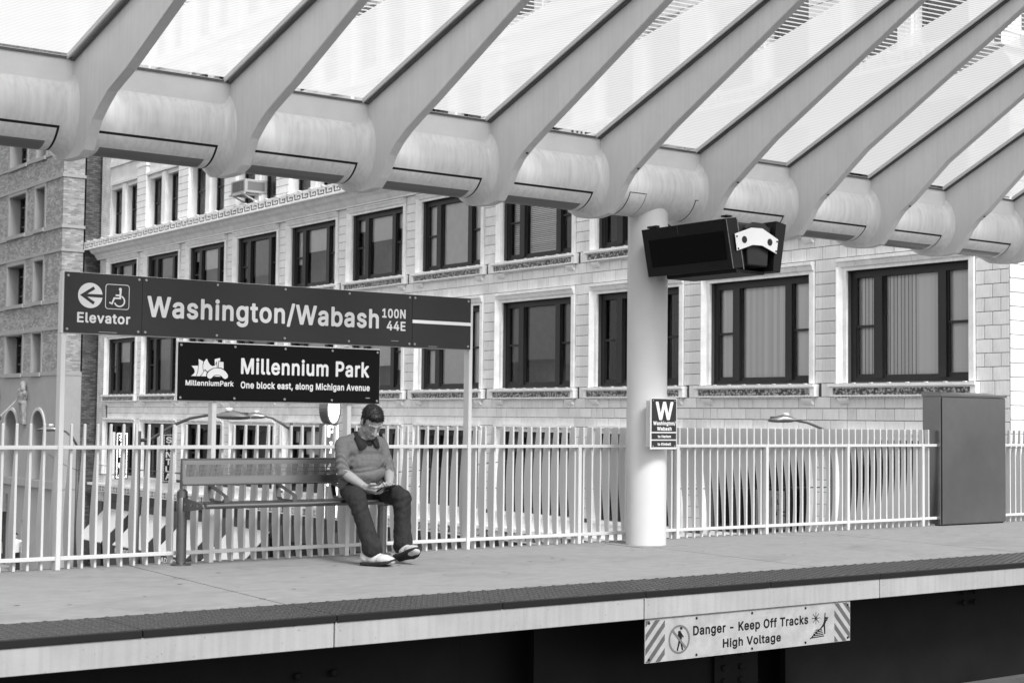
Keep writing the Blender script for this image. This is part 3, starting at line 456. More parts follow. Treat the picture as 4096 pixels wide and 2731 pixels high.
# tactile edge: one tile mesh shared along the whole edge
x0 = 3.23 - 1.17 * 11
tb = MB().box(x0 + 0.003, x0 + 1.167, 7.72, 8.297, -0.03, 0.004).build('tactile_tile', TACT, plat)
lip = MB().box(x0 + 0.002, x0 + 1.168, 7.688, 7.72, -0.036, 0.005).build('tile_lip', TACTF, tb, bevel=0.004)
dm = MB(); P_ = 0.0585
for i in range(20):
    for j in range(19):
        if (i + j) % 2: continue
        cx, cy = x0 + 0.03 + i * P_, 7.745 + j * 0.0293
        if cy > 8.28: continue
        dm.lathe([(0, 0.0165), (0.0035, 0.0145), (0.0062, 0.009), (0.0062, 0.0001)], (cx, cy, 0.0035), 2, 8)
dm.build('truncated_domes', TACT, tb, smooth=True)['kind'] = 'stuff'
for k in range(1, 24):
    c = copy_part(tb, plat, 1.17 * k)
    for ch in (lip, [q for q in tb.children if q is not lip][0]): copy_part(ch, c)
fp = None
for k in range(-4, 8):
    xa = 4.39 + 2.345 * k
    if fp is None: fp = MB().box(xa + 0.004, xa + 2.341, 7.70, 7.94, -0.179, -0.037).build('fascia_panel', FASC, plat, bevel=0.003); fx = xa
    else: copy_part(fp, plat, xa - fx)
# girders below the edge
gir = thing('platform_girder', (8, 8.3, -0.9), 'dark riveted steel girder carrying the platform edge above the tracks', 'girder')
gb = MB()
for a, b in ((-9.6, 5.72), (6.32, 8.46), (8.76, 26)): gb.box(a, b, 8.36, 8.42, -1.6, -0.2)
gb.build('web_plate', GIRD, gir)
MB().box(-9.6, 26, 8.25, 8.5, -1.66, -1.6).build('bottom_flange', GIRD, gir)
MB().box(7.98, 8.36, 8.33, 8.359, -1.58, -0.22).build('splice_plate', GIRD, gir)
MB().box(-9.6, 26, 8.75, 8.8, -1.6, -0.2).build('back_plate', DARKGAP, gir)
bolts([(8.07, -0.50), (8.25, -0.50), (8.07, -0.60), (8.25, -0.60), (8.07, -0.70), (8.25, -0.70), (8.07, -0.8), (8.25, -0.8),
       (9.02, -0.52), (9.17, -0.52), (10.9, -0.30), (11.05, -0.30), (10.9, -0.39), (11.05, -0.39), (4.5, -0.44), (4.75, -0.44)], gir, 0.026, 8.33, GIRD, 'rivet')
tr_ = thing('running_rail', (10, 6.9, -0.7), 'worn steel rail of the near track below the platform edge', 'rail')
MB().prism([(6.86, -0.70), (6.94, -0.70), (6.94, -0.74), (6.91, -0.75), (6.91, -0.82), (6.97, -0.84), (6.83, -0.84), (6.89, -0.82), (6.89, -0.75), (6.86, -0.74)], 0, -9, 26).build('rail_bar', mat('rail_steel', 0.16, 0.4, metal=0.6, var=0.2), tr_)
sp = MB()
for k in range(60): sp.box(-9 + k * 0.58, -8.76 + k * 0.58, 4.2, 7.3, -1.0, -0.845)
sp.build('railway_sleepers', mat('sleeper_wood', 0.03, 0.9, var=0.4), None)['kind'] = 'stuff'

# ================================================================== fence
TABX = [3.4, 6.0, 7.0, 8.0, 8.6, 9.3, 10.2, 11.0, 11.6, 12.2, 12.8, 13.5, 15.0, 17.0]
TABZ = [0.0, 0.1, 0.3, 0.5, 0.7, 0.9, 1.06]
TABD = [[.070, .095, .118, .095, .060, .030, .015], [.060, .090, .110, .098, .068, .040, .022], [.055, .080, .104, .100, .078, .050, .030],
        [.050, .068, .092, .102, .090, .065, .045], [.045, .060, .083, .100, .097, .075, .054], [.035, .045, .070, .093, .100, .090, .072],
        [.025, .030, .050, .078, .100, .108, .102], [.030, .028, .035, .055, .085, .105, .108], [.045, .035, .030, .040, .068, .100, .108],
        [.075, .055, .036, .035, .050, .085, .100], [.100, .085, .055, .040, .042, .065, .080], [.108, .100, .080, .055, .045, .050, .060],
        [.090, .105, .110, .100, .070, .045, .035], [.070, .095, .118, .095, .060, .030, .015]]
def lerp_tab(x, z):
    x = min(max(x, TABX[0]), TABX[-1]); i = max(k for k in range(len(TABX) - 1) if TABX[k] <= x); t = (x - TABX[i]) / (TABX[i + 1] - TABX[i])
    row = [a + (b - a) * t for a, b in zip(TABD[i], TABD[i + 1])]
    j = max(k for k in range(len(TABZ) - 1) if TABZ[k] <= z + 1e-9) if z < 1.06 else len(TABZ) - 2
    return row, j
def picket(x, parent, wide=0.017):
    row, _ = lerp_tab(x, 0); n = 18; prof = []
    for i in range(n + 1):                       # smooth (Catmull-Rom) back edge
        z = 1.062 * i / n; j = min(len(TABZ) - 2, max(k for k in range(len(TABZ)) if TABZ[k] <= min(z, 1.059) + 1e-9)); t = (z - TABZ[j]) / (TABZ[j + 1] - TABZ[j])
        p0, p1, p2, p3 = row[max(j - 1, 0)], row[j], row[j + 1], row[min(j + 2, len(row) - 1)]
        prof.append((11.0 + 0.5 * (2 * p1 + (p2 - p0) * t + (2 * p0 - 5 * p1 + 4 * p2 - p3) * t * t + (3 * p1 - p0 - 3 * p2 + p3) * t ** 3), z))
    by, bz = prof[-1]; prof[-1] = (by - 0.006, bz); prof.insert(-1, (by, bz - 0.008))
    poly = [(11.0, 0.002)] + [(max(y, 11.012), max(z, 0.002)) for y, z in prof] + [(11.006, 1.064), (11.0, 1.056)]
    return MB().prism(poly, 0, x - wide / 2, x + wide / 2).build('picket', FENCE, parent)
def fence(label, xa, xb, pickets, posts):
    f = thing('fence', ((xa + xb) / 2, 11.0, 0), label, 'fence', 'white railing sections along the back of the platform')
    MB().box(xa, xb, 10.962, 10.999, 0.876, 0.905).build('top_rail', FENCE, f, bevel=0.003)
    MB().box(xa, xb, 10.962, 10.999, 0.070, 0.099).build('bottom_rail', FENCE, f, bevel=0.003)
    for x in pickets: picket(x, f)
    for x in posts:
        MB().box(x - 0.019, x + 0.019, 10.956, 11.06, 0.0, 0.903).build('post', FENCE, f, bevel=0.003)
    return f
px = [3.529 - 0.0996 * k for k in range(1, 26)]
LP = sorted(px + [3.529 + 0.1008 * k for k in range(0, 60)])
LP = [x for x in LP if x < 9.47]
fence('long white fence section of wavy pickets behind the bench, left of the round column', 1.0, 9.50, LP, [2.73, 8.795])
RP = [9.66 + 0.1008 * k for k in range(0, 43)]
RP = [x for x in RP if x < 13.93]
fence('white fence section of wavy pickets between the round column and the steel cabinet', 9.55, 13.93, RP, [10.006, 11.218, 12.431, 13.651])
fence('short white fence section at the right edge beyond the steel cabinet', 14.95, 19.0, [15.165 + 0.1008 * k for k in range(38)], [16.05, 17.26])

# ================================================================== station name sign
sg = thing('station_sign', (5.73, 10.95, 0), 'long grey station name sign on white posts reading Washington/Wabash', 'sign')
for x in (3.935, 7.556): MB().box(x - 0.018, x + 0.018, 10.948, 11.03, 0.0, 2.12).build('sign_post', FENCE, sg, bevel=0.003)
MB().box(3.912, 7.543, 10.941, 11.0, 1.727, 2.179).build('sign_case', mat('sign_case', 0.60, 0.45), sg, bevel=0.003)
for a, b in ((3.926, 4.523), (4.527, 6.934), (6.938, 7.537)): MB().box(a, b, 10.93, 10.9405, 1.732, 2.176).build('sign_panel', SIGNG, sg)
OY = 10.9297
def tx(s, a, b, z, c, m, par, y=OY, track=0): return text(s, par, m, a, b, z, c, (0, y, 0), (1, 0, 0), (0, 0, 1), track=track)
tx('Washington/Wabash', 4.566, 6.605, 1.874, 0.160, SIGNWG, sg)
tx('100N', 6.637, 6.867, 1.968, 0.077, SIGNWG, sg); tx('44E', 6.683, 6.868, 1.864, 0.079, SIGNWG, sg)
tx('Elevator', 4.024, 4.433, 1.809, 0.076, SIGNWG, sg)
MB().box(6.938, 7.537, OY - 0.0015, OY + 0.0001, 1.936, 1.964).build('white_stripe', SIGNW, sg)
# arrow disc with the arrow cut out of it: two halves round the arrow
def arc(cx, cz, r, a0, a1, n=24): return [(cx + r * math.cos(rad(a0 + (a1 - a0) * i / n)), cz + r * math.sin(rad(a0 + (a1 - a0) * i / n))) for i in range(n + 1)]
flat([arc(4.12, 2.011, 0.0935, 0, 357, 48)], sg, SIGNWG, OY, 0.001, 'arrow_disc')
flat([[(4.041, 2.011), (4.143, 2.079), (4.155, 2.059), (4.096, 2.022), (4.2155, 2.0225), (4.2155, 1.9985), (4.096, 2.000), (4.155, 1.964), (4.143, 1.944)]], sg, SIGNG, OY - 0.0012, 0.001, 'arrow')
def rrect(x0, x1, z0, z1, r): return arc(x1 - r, z1 - r, r, 0, 90, 6) + arc(x0 + r, z1 - r, r, 90, 180, 6) + arc(x0 + r, z0 + r, r, 180, 270, 6) + arc(x1 - r, z0 + r, r, 270, 360, 6)
flat([rrect(4.235, 4.422, 1.918, 2.105, 0.022)], sg, SIGNWG, OY, 0.001, 'symbol_frame')
flat([rrect(4.240, 4.417, 1.923, 2.100, 0.018)], sg, SIGNG, OY - 0.0012, 0.001, 'symbol_field')
wc = [arc(4.349, 2.069, 0.0115, 0, 350, 16), [(4.3445, 2.060), (4.3595, 2.060), (4.3555, 1.995), (4.345, 1.995), (4.342, 2.0)],
      [(4.353, 2.007), (4.299, 2.007), (4.305, 1.995), (4.355, 1.995)], [(4.299, 2.007), (4.311, 2.002), (4.289, 1.951), (4.279, 1.957)],
      [(4.284, 1.963), (4.289, 1.951), (4.264, 1.962), (4.268, 1.974)], [(4.313, 2.017), (4.347, 2.017), (4.347, 2.029), (4.313, 2.029)]]
for q, l in enumerate(wc): flat([l], sg, SIGNWG, OY - 0.0024 - 0.0003 * q, 0.001, 'wheelchair_symbol')
w_in = arc(4.3435, 1.980, 0.034, -160, 68, 24); w_out = arc(4.3435, 1.980, 0.0445, 68, -160, 24)
flat([w_in + w_out], sg, SIGNWG, OY - 0.0048, 0.001, 'wheel_symbol')
bs = [(3.95, z) for z in (1.757, 2.15)] + [(4.497, 1.757), (4.497, 2.15), (4.553, 1.757), (4.553, 2.15), (6.908, 1.757), (6.908, 2.15), (6.962, 1.757), (6.962, 2.15), (7.51, 1.757), (7.51, 2.15)]
bs += [(x, z) for x in (5.14, 5.73, 6.32) for z in (1.757, 2.15)]
bolts(bs, sg, 0.0105, 10.9299)
for a, b, z in ((4.19, 4.33, 1.742), (6.73, 6.80, 1.775), (7.10, 7.19, 1.742)): MB().box(a, b, OY - 0.0008, OY, z, z + 0.004).build('maker_mark', mat('faint_print', 0.3, 0.6), sg)

pk = thing('direction_sign', (5.73, 10.95, 0), 'black sign reading Millennium Park below the long station name sign', 'sign')
for x in (5.146, 6.353): MB().box(x - 0.019, x + 0.019, 10.9562, 11.03, 0.0, 1.72).build('sign_post', FENCE, pk, bevel=0.003)
MB().box(4.816, 6.630, 10.941, 10.9555, 1.241, 1.703).build('sign_border', WHITE, pk, bevel=0.003)
MB().box(4.826, 6.621, 10.931, 10.940, 1.250, 1.695).build('sign_panel', SIGNB, pk)
O2 = 10.9307
tx('Millennium Park', 5.353, 6.519, 1.463, 0.126, SIGNW, pk, O2); tx('One block east, along Michigan Avenue', 5.353, 6.527, 1.351, 0.0535, SIGNW, pk, O2, track=-12)
tx('MillenniumPark', 4.889, 5.292, 1.364, 0.041, SIGNW, pk, O2, track=-30)
lg = dict(
 A=[(4.935, 1.515), (4.990, 1.518), (4.989, 1.495), (4.984, 1.467), (4.974, 1.437), (4.933, 1.437), (4.950, 1.450), (4.962, 1.464), (4.963, 1.476), (4.956, 1.494)],
 B=[(4.993, 1.570), (5.033, 1.551), (5.028, 1.533), (5.027, 1.510), (5.031, 1.487), (5.036, 1.473), (5.007, 1.437), (4.979, 1.437), (4.989, 1.467), (4.994, 1.500), (4.995, 1.534)],
 C=[(5.062, 1.574), (5.074, 1.548), (5.089, 1.528), (5.105, 1.519), (5.117, 1.518), (5.130, 1.524), (5.141, 1.539), (5.148, 1.508), (5.110, 1.501), (5.085, 1.488), (5.069, 1.474), (5.048, 1.492), (5.038, 1.480), (5.032, 1.501), (5.032, 1.524), (5.039, 1.549), (5.051, 1.566)],
 D=[(5.048, 1.483), (5.064, 1.468), (5.059, 1.453), (5.059, 1.437), (5.014, 1.437)],
 E=[(5.128, 1.573), (5.172, 1.583), (5.174, 1.560), (5.159, 1.559), (5.156, 1.508), (5.153, 1.508), (5.144, 1.559), (5.136, 1.538), (5.129, 1.530)],
 F=[(5.164, 1.554), (5.202, 1.551), (5.204, 1.499), (5.185, 1.507), (5.162, 1.510)],
 H=[(5.065, 1.444), (5.071, 1.463), (5.086, 1.479), (5.108, 1.494), (5.130, 1.501), (5.150, 1.503), (5.173, 1.502), (5.196, 1.495), (5.219, 1.480), (5.237, 1.460), (5.243, 1.444), (5.238, 1.429), (5.220, 1.420), (5.205, 1.426), (5.187, 1.443), (5.169, 1.450), (5.149, 1.452), (5.131, 1.448), (5.116, 1.438), (5.102, 1.423), (5.088, 1.419), (5.072, 1.427)],
 G=[(5.125, 1.438), (5.139, 1.445), (5.154, 1.448), (5.169, 1.446), (5.183, 1.438)])
flat(list(lg.values()), pk, SIGNW, O2, 0.001, 'park_emblem')
bolts([(4.848, 1.27), (4.848, 1.673), (6.598, 1.27), (6.598, 1.673)] + [(x, z) for x in (5.3, 5.74, 6.17) for z in (1.27, 1.673)], pk, 0.0105, 10.9305)
MB().box(6.49, 6.53, O2 - 0.0008, O2, 1.29, 1.297).build('maker_mark', mat('faint_print', 0.3, 0.6), pk)

# ================================================================== danger sign
dg = thing('danger_sign', (7.76, 7.73, -0.33), 'spotted white warning sign with striped ends reading Danger - Keep Off Tracks High Voltage', 'sign')
MB().box(6.756, 8.767, 7.716, 7.722, -0.473, -0.1805).build('sign_plate', DANGW, dg)
DY = 7.7157
tx('Danger - Keep Off Tracks', 7.189, 8.318, -0.320, 0.064, BLACK, dg, DY); tx('High Voltage', 7.468, 8.038, -0.424, 0.060, BLACK, dg, DY)
def stripes(x0, x1, z0, z1, sgn):
    out = []; w = 0.042; hgt = z1 - z0
    for k in range(-9, 10):
        c = x0 + k * w * 2.1
        band = [(c, z0), (c + w, z0), (c + w + sgn * hgt * 0.95, z1), (c + sgn * hgt * 0.95, z1)]
        poly = band
        for axis_v, keep in ((x0, 1), (x1, -1)):          # clip to x0..x1
            res = []
            for i in range(len(poly)):
                p, q = poly[i], poly[(i + 1) % len(poly)]; pi_, qi = (p[0] - axis_v) * keep >= 0, (q[0] - axis_v) * keep >= 0
                if pi_: res.append(p)
                if pi_ != qi: t = (axis_v - p[0]) / (q[0] - p[0]); res.append((axis_v, p[1] + (q[1] - p[1]) * t))
            poly = res
            if len(poly) < 3: break
        if len(poly) >= 3: out.append(poly)
    return out
flat(stripes(6.760, 6.931, -0.470, -0.193, 1), dg, STRIPE, DY, 0.001, 'stripe_panel'); flat(stripes(8.597, 8.763, -0.470, -0.193, -1), dg, STRIPE, DY, 0.001, 'stripe_panel')
def annulus(cx, cz, r0, r1): 
    mb = MB(); n = 32
    for i in range(n):
        a, b = 2 * math.pi * i / n, 2 * math.pi * (i + 1) / n
        mb.prism([(cx + r0 * math.cos(a), cz + r0 * math.sin(a)), (cx + r1 * math.cos(a), cz + r1 * math.sin(a)), (cx + r1 * math.cos(b), cz + r1 * math.sin(b)), (cx + r0 * math.cos(b), cz + r0 * math.sin(b))], 1, DY - 0.0016, DY - 0.0004)
    return mb
PROH = mat('prohibition_grey', 0.13, 0.6)
annulus(7.062, -0.336, 0.083, 0.097).build('prohibition_ring', PROH, dg)
def strokes(segs, y, m, name):
    mb = MB()
    for q, (a, b, w0, w1) in enumerate(segs):
        dx, dz = b[0] - a[0], b[1] - a[1]; L = math.hypot(dx, dz) or 1; nx, nz = -dz / L, dx / L
        mb.prism([(a[0] + nx * w0, a[1] + nz * w0), (a[0] - nx * w0, a[1] - nz * w0), (b[0] - nx * w1, b[1] - nz * w1), (b[0] + nx * w1, b[1] + nz * w1)], 1, y - 0.0008 - 0.0001 * q, y - 0.0001 * q)
    return mb.build(name, m, dg)
strokes([((7.080, -0.272), (7.080, -0.254), .010, .010), ((7.062, -0.28), (7.072, -0.335), .012, .016), ((7.07, -0.33), (7.044, -0.412), .009, .006), ((7.072, -0.33), (7.092, -0.41), .008, .006), ((7.07, -0.29), (7.100, -0.325), .006, .005), ((7.062, -0.285), (7.045, -0.33), .006, .005)], DY, BLACK, 'walker_symbol')
strokes([((7.000, -0.272), (7.124, -0.400), .0075, .0075)], DY - 0.002, PROH, 'prohibition_bar')
strokes([((8.507, -0.283), (8.507, -0.298), .009, .009), ((8.502, -0.30), (8.480, -0.345), .012, .010), ((8.492, -0.3), (8.497, -0.252), .006, .004), ((8.510, -0.31), (8.528, -0.285), .006, .004), ((8.485, -0.335), (8.452, -0.362), .008, .005), ((8.488, -0.34), (8.494, -0.405), .008, .005)], DY, BLACK, 'falling_symbol')
strokes([((8.40, -0.285 ), (8.40 + 0.045 * math.cos(k * 0.785), -0.285 + 0.045 * math.sin(k * 0.785)), .003, .002) for k in range(8)], DY, BLACK, 'spark_symbol')
strokes([((8.395 - 0.012 * k, -0.372 - 0.013 * k), (8.462 + 0.006 * k, -0.368 - 0.0125 * k), .0035, .0035) for k in range(5)] + [((8.34, -0.43), (8.45, -0.362), .004, .004)], DY, BLACK, 'track_symbol')
bolts([(6.79, -0.21), (6.79, -0.45), (8.74, -0.21), (8.74, -0.45)] + [(x, z) for x in (7.22, 7.75, 8.29) for z in (-0.205, -0.452)], dg, 0.009, DY, GIRD)

# ================================================================== bench
bn = thing('bench', (5.75, 10.7, 0), 'brushed steel platform bench with slotted backrest and loop armrests', 'bench')
for x in (4.862, 6.640):
    po = MB().lathe([(0, 0.0001), (0.0, 0.078), (0.012, 0.078), (0.016, 0.07), (0.016, 0.0395)], (x, 10.885, 0), 2, 28).ring([(x, 10.885, 0.012), (x, 10.885, 0.505)], 0.039, 24, False).build('post', STEEL, bn); autosmooth(po)
    autosmooth(MB().lathe([(0.385, 0.0395), (0.385, 0.041), (0.508, 0.041), (0.512, 0.039), (0.512, 0.041), (0.556, 0.041), (0.575, 0.022), (0.576, 0.0001)], (x, 10.885, 0), 2, 24).build('post_collar', STEEL, bn))
    MB().prism([(10.905, 0.56), (10.865, 0.56), (10.872, 0.80), (10.884, 0.808), (10.896, 0.80)], 0, x - 0.014, x - 0.004).build('back_bracket', STEEL, bn)
    MB().prism([(10.86, 0.515), (10.86, 0.405), (10.52, 0.438), (10.49, 0.455), (10.50, 0.478), (10.52, 0.484)], 0, x - 0.012 if x < 5 else x + 0.0, x + 0.002 if x < 5 else x + 0.014).build('seat_bracket', STEEL, bn, bevel=0.002)
    for yy in (10.80, 10.69, 10.58):
        MB().lathe([(0, 0.0001), (0, 0.011), (0.004, 0.009), (0.004, 0.0001)], (x - 0.016, yy, 0.462), 0, 10).build('bolt', BOLT, bn)
autosmooth(MB().ring([(4.868, 10.47, 0.465), (6.634, 10.47, 0.465)], 0.021, 18).build('front_tube', STEEL, bn))
autosmooth(MB().ring([(4.87, 10.83, 0.46), (6.632, 10.83, 0.46)], 0.018, 14).build('rear_tube', STEEL, bn))
# perforated seat: two edge strips and slot bars, all one sheet
se = MB(); se.box(4.87, 6.63, 10.475, 10.52, 0.476, 0.481).box(4.87, 6.63, 10.79, 10.83, 0.470, 0.475)
n = 176
for k in range(n + 1): xx = 4.87 + 1.76 * k / n; se.box(xx - 0.0032, xx + 0.0032, 10.52, 10.79, 0.4735, 0.4785)
for yy in (10.58, 10.65, 10.72): se.box(4.87, 6.63, yy - 0.008, yy + 0.008, 0.4730, 0.4782)
se.build('seat', STEEL, bn)
bk = MB(); th = 0.006
def bp_(z): return 10.858 + (z - 0.605) * 0.20          # the back leans away a little
def slab(x0, x1, z0, z1): bk.add([(x0, bp_(z0), z0), (x1, bp_(z0), z0), (x1, bp_(z1), z1), (x0, bp_(z1), z1), (x0, bp_(z0) + th, z0), (x1, bp_(z0) + th, z0), (x1, bp_(z1) + th, z1), (x0, bp_(z1) + th, z1)], [(0, 1, 2, 3), (7, 6, 5, 4), (0, 4, 5, 1), (1, 5, 6, 2), (2, 6, 7, 3), (3, 7, 4, 0)])
slab(4.856, 6.646, 0.606, 0.669); slab(4.856, 6.646, 0.759, 0.800); slab(4.856, 4.884, 0.669, 0.759); slab(6.618, 6.646, 0.669, 0.759)
slab(4.884, 6.618, 0.6965, 0.7015); slab(4.884, 6.618, 0.7265, 0.7315)
nb = 158
for k in range(1, nb): xx = 4.884 + 1.734 * k / nb; slab(xx - 0.0030, xx + 0.0030, 0.6685, 0.7595)
bk.ring([(4.856, bp_(0.80) + 0.004, 0.798), (6.646, bp_(0.80) + 0.004, 0.798)], 0.008, 10).ring([(4.856, bp_(0.606) + 0.004, 0.607), (6.646, bp_(0.606) + 0.004, 0.607)], 0.007, 10)
bk.build('backrest', STEEL, bn)
for x in (5.045, 5.62, 6.115, 6.56):
    lp = [(10.50, 0.485), (10.50, 0.52), (10.515, 0.535), (10.76, 0.605), (10.785, 0.605), (10.795, 0.59), (10.765, 0.50), (10.745, 0.485)]
    mb = MB(); k = len(lp); w = 0.018; vs = []
    cen = (10.66, 0.535)
    inn = [(cen[0] + (p[0] - cen[0]) * 0.93, cen[1] + (p[1] - cen[1]) * 0.80) for p in lp]
    for q in (x - w, x + w): vs += [(q, p[0], p[1]) for p in lp] + [(q, p[0], p[1]) for p in inn]
    fs = []
    for i in range(k):
        j = (i + 1) % k
        fs += [(i, j, k + j, k + i), (2 * k + i, 3 * k + i, 3 * k + j, 2 * k + j), (i, 2 * k + i, 2 * k + j, j), (k + i, k + j, 3 * k + j, 3 * k + i)]
    mb.add(vs, fs).build('armrest', STEEL, bn)

# ================================================================== column sign, cabinet
cs = thing('column_sign', (9.23, 10.31, 1.1), 'small grey and white sign with a big W fixed to the round column', 'sign')
MB().box(9.068, 9.388, 10.302, 10.315, 0.875, 1.337).build('sign_plate', WHITE, cs, bevel=0.004)
MB().box(9.10, 9.36, 10.3155, 10.40, 0.90, 1.31).build('mounting_box', WHITE, cs)
for z0, z1 in ((1.034, 1.328), (0.966, 1.021), (0.896, 0.954)): MB().box(9.082, 9.376, 10.3, 10.3018, z0, z1).build('sign_field', SIGNG, cs)
tx('W', 9.128, 9.340, 1.139, 0.165, SIGNW, cs, 10.2997); tx('Washington/', 9.100, 9.368, 1.0935, 0.034, SIGNW, cs, 10.2997); tx('Wabash', 9.146, 9.319, 1.0445, 0.034, SIGNW, cs, 10.2997)
tx('to Harlem', 9.155, 9.312, 0.9795, 0.0245, SIGNW, cs, 10.2997); tx('to Kimball', 9.153, 9.314, 0.9105, 0.0245, SIGNW, cs, 10.2997)
bolts([(9.1, 1.312), (9.358, 1.312), (9.1, 0.905), (9.358, 0.905)], cs, 0.007, 10.2999)
cb = thing('equipment_cabinet', (14.47, 11.05, 0), 'tall plain stainless steel cabinet standing in the fence line at the right', 'cabinet')
MB().box(13.885, 15.05, 10.915, 11.16, 0.012, 1.435).build('cabinet_body', STEELD, cb, bevel=0.004)
MB().box(13.905, 15.036, 10.897, 10.913, 0.02, 1.425).build('door_panel', STEELD, cb, bevel=0.003)
MB().prism([(10.895, 1.437), (11.165, 1.437), (11.165, 1.492), (10.895, 1.460)], 0, 13.875, 15.06).build('sloped_lid', STEELD, cb)
MB().box(13.9, 15.03, 10.93, 11.15, 0.0, 0.011).build('plinth', DARKGAP, cb)
MB().box(13.83, 13.884, 10.97, 10.99, 0.878, 0.902).build('conduit_clamp', BLACK, cb)
# ================================================================== canopy
cp = thing('platform_canopy', (9.285, 10.6, 0), 'white steel canopy of curved ribs and striped glass panels on one round column', 'canopy')
TY, TZ, TR = 10.6, 3.266, 0.27
SL = {-3: .09, -2: .13, -1: .172, 0: .219, 1: .267, 2: .314, 3: .362, 4: .389, 5: .4155, 6: .438, 7: .4605, 8: .476, 9: .489, 10: .50, 11: .507, 12: .51}
def XL(k): return 3.763 + 1.1955 * k
def ztop(k, y): return 3.636 + SL[k] * (10.42 - y)
c = MB().lathe([(0.0, 0.185), (3.09, 0.185)], (9.285, 10.6, 0), 2, 48).lathe([(0, 0.0001), (0, 0.186)], (9.285, 10.6, 0.001), 2, 48).build('column', WHITE, cp, smooth=True)
MB().box(9.02, 9.55, 10.33, 10.87, 0.0005, 0.004).build('column_base_plate', CONC, cp)
TIP = 6.85
def rib(k):
    t = min(max(k / 3.0, 0), 1)
    a = [(10.28, 2.92), (10.18, 2.955), (10.115, 3.04), (10.03, 3.143), (9.885, 3.233), (9.769, 3.294)]
    b = [(10.28, 2.945), (10.196, 3.03), (10.135, 3.10), (10.08, 3.18), (10.0, 3.262), (9.87, 3.345)]
    low = [(p[0] + (q[0] - p[0]) * t, p[1] + (q[1] - p[1]) * t) for p, q in zip(a, b)]
    kk = min(max(k, 0), 6)
    def under(y):
        d = 10.42 - y; dep = 0.44 - (0.165 - 0.006 * kk) * (d - 0.9) + 0.03 - 0.011 * kk
        return ztop(k, y) - max(dep, 0.12)
    y1, z1 = low[-1]; zt = under(9.45); 
    mid = [(9.66, z1 + (zt - z1) * ((y1 - 9.66) / (y1 - 9.45)) ** 0.97)]
    lo = low + mid + [(y, under(y)) for y in (9.45, 9.2, 8.9, 8.5, 8.0, 7.5, TIP)]
    up = [(TIP, ztop(k, TIP)), (8.5, ztop(k, 8.5)), (10.42, ztop(k, 10.42)), (10.52, 3.63), (10.72, 3.60), (10.88, 3.50), (10.96, 3.33), (10.95, 3.15), (10.86, 3.02), (10.74, 2.955), (10.6, 2.935), (10.44, 2.925)]
    x = XL(k)
    return MB().prism(lo + up, 0, x, x + 0.075).build('rib', RIBM, cp, bevel=0.006)
for k in range(-3, 12):
    r_ = rib(k); x = XL(k) + 0.0375
    pr = [(-0.112, TR - 0.003), (-0.092, TR + 0.004), (-0.072, TR + 0.015), (-0.055, TR + 0.032), (-0.044, TR + 0.050), (-0.038, TR + 0.060), (0.038, TR + 0.060), (0.044, TR + 0.050), (0.055, TR + 0.032), (0.072, TR + 0.015), (0.092, TR + 0.004), (0.112, TR - 0.003)]
    co = MB().lathe(pr, (x, TY, TZ), 0, 40, rad(80), rad(80) + 2 * math.pi * 0.86).build('collar', TUBE, cp); autosmooth(co, 50)
    yb = 10.10
    MB().lathe([(0, 0.0001), (-0.004, 0.011), (0.004, 0.011)], (x, 9.93, 3.30), 2, 10).build('drain_hole', DARKGAP, r_)
tubes = None
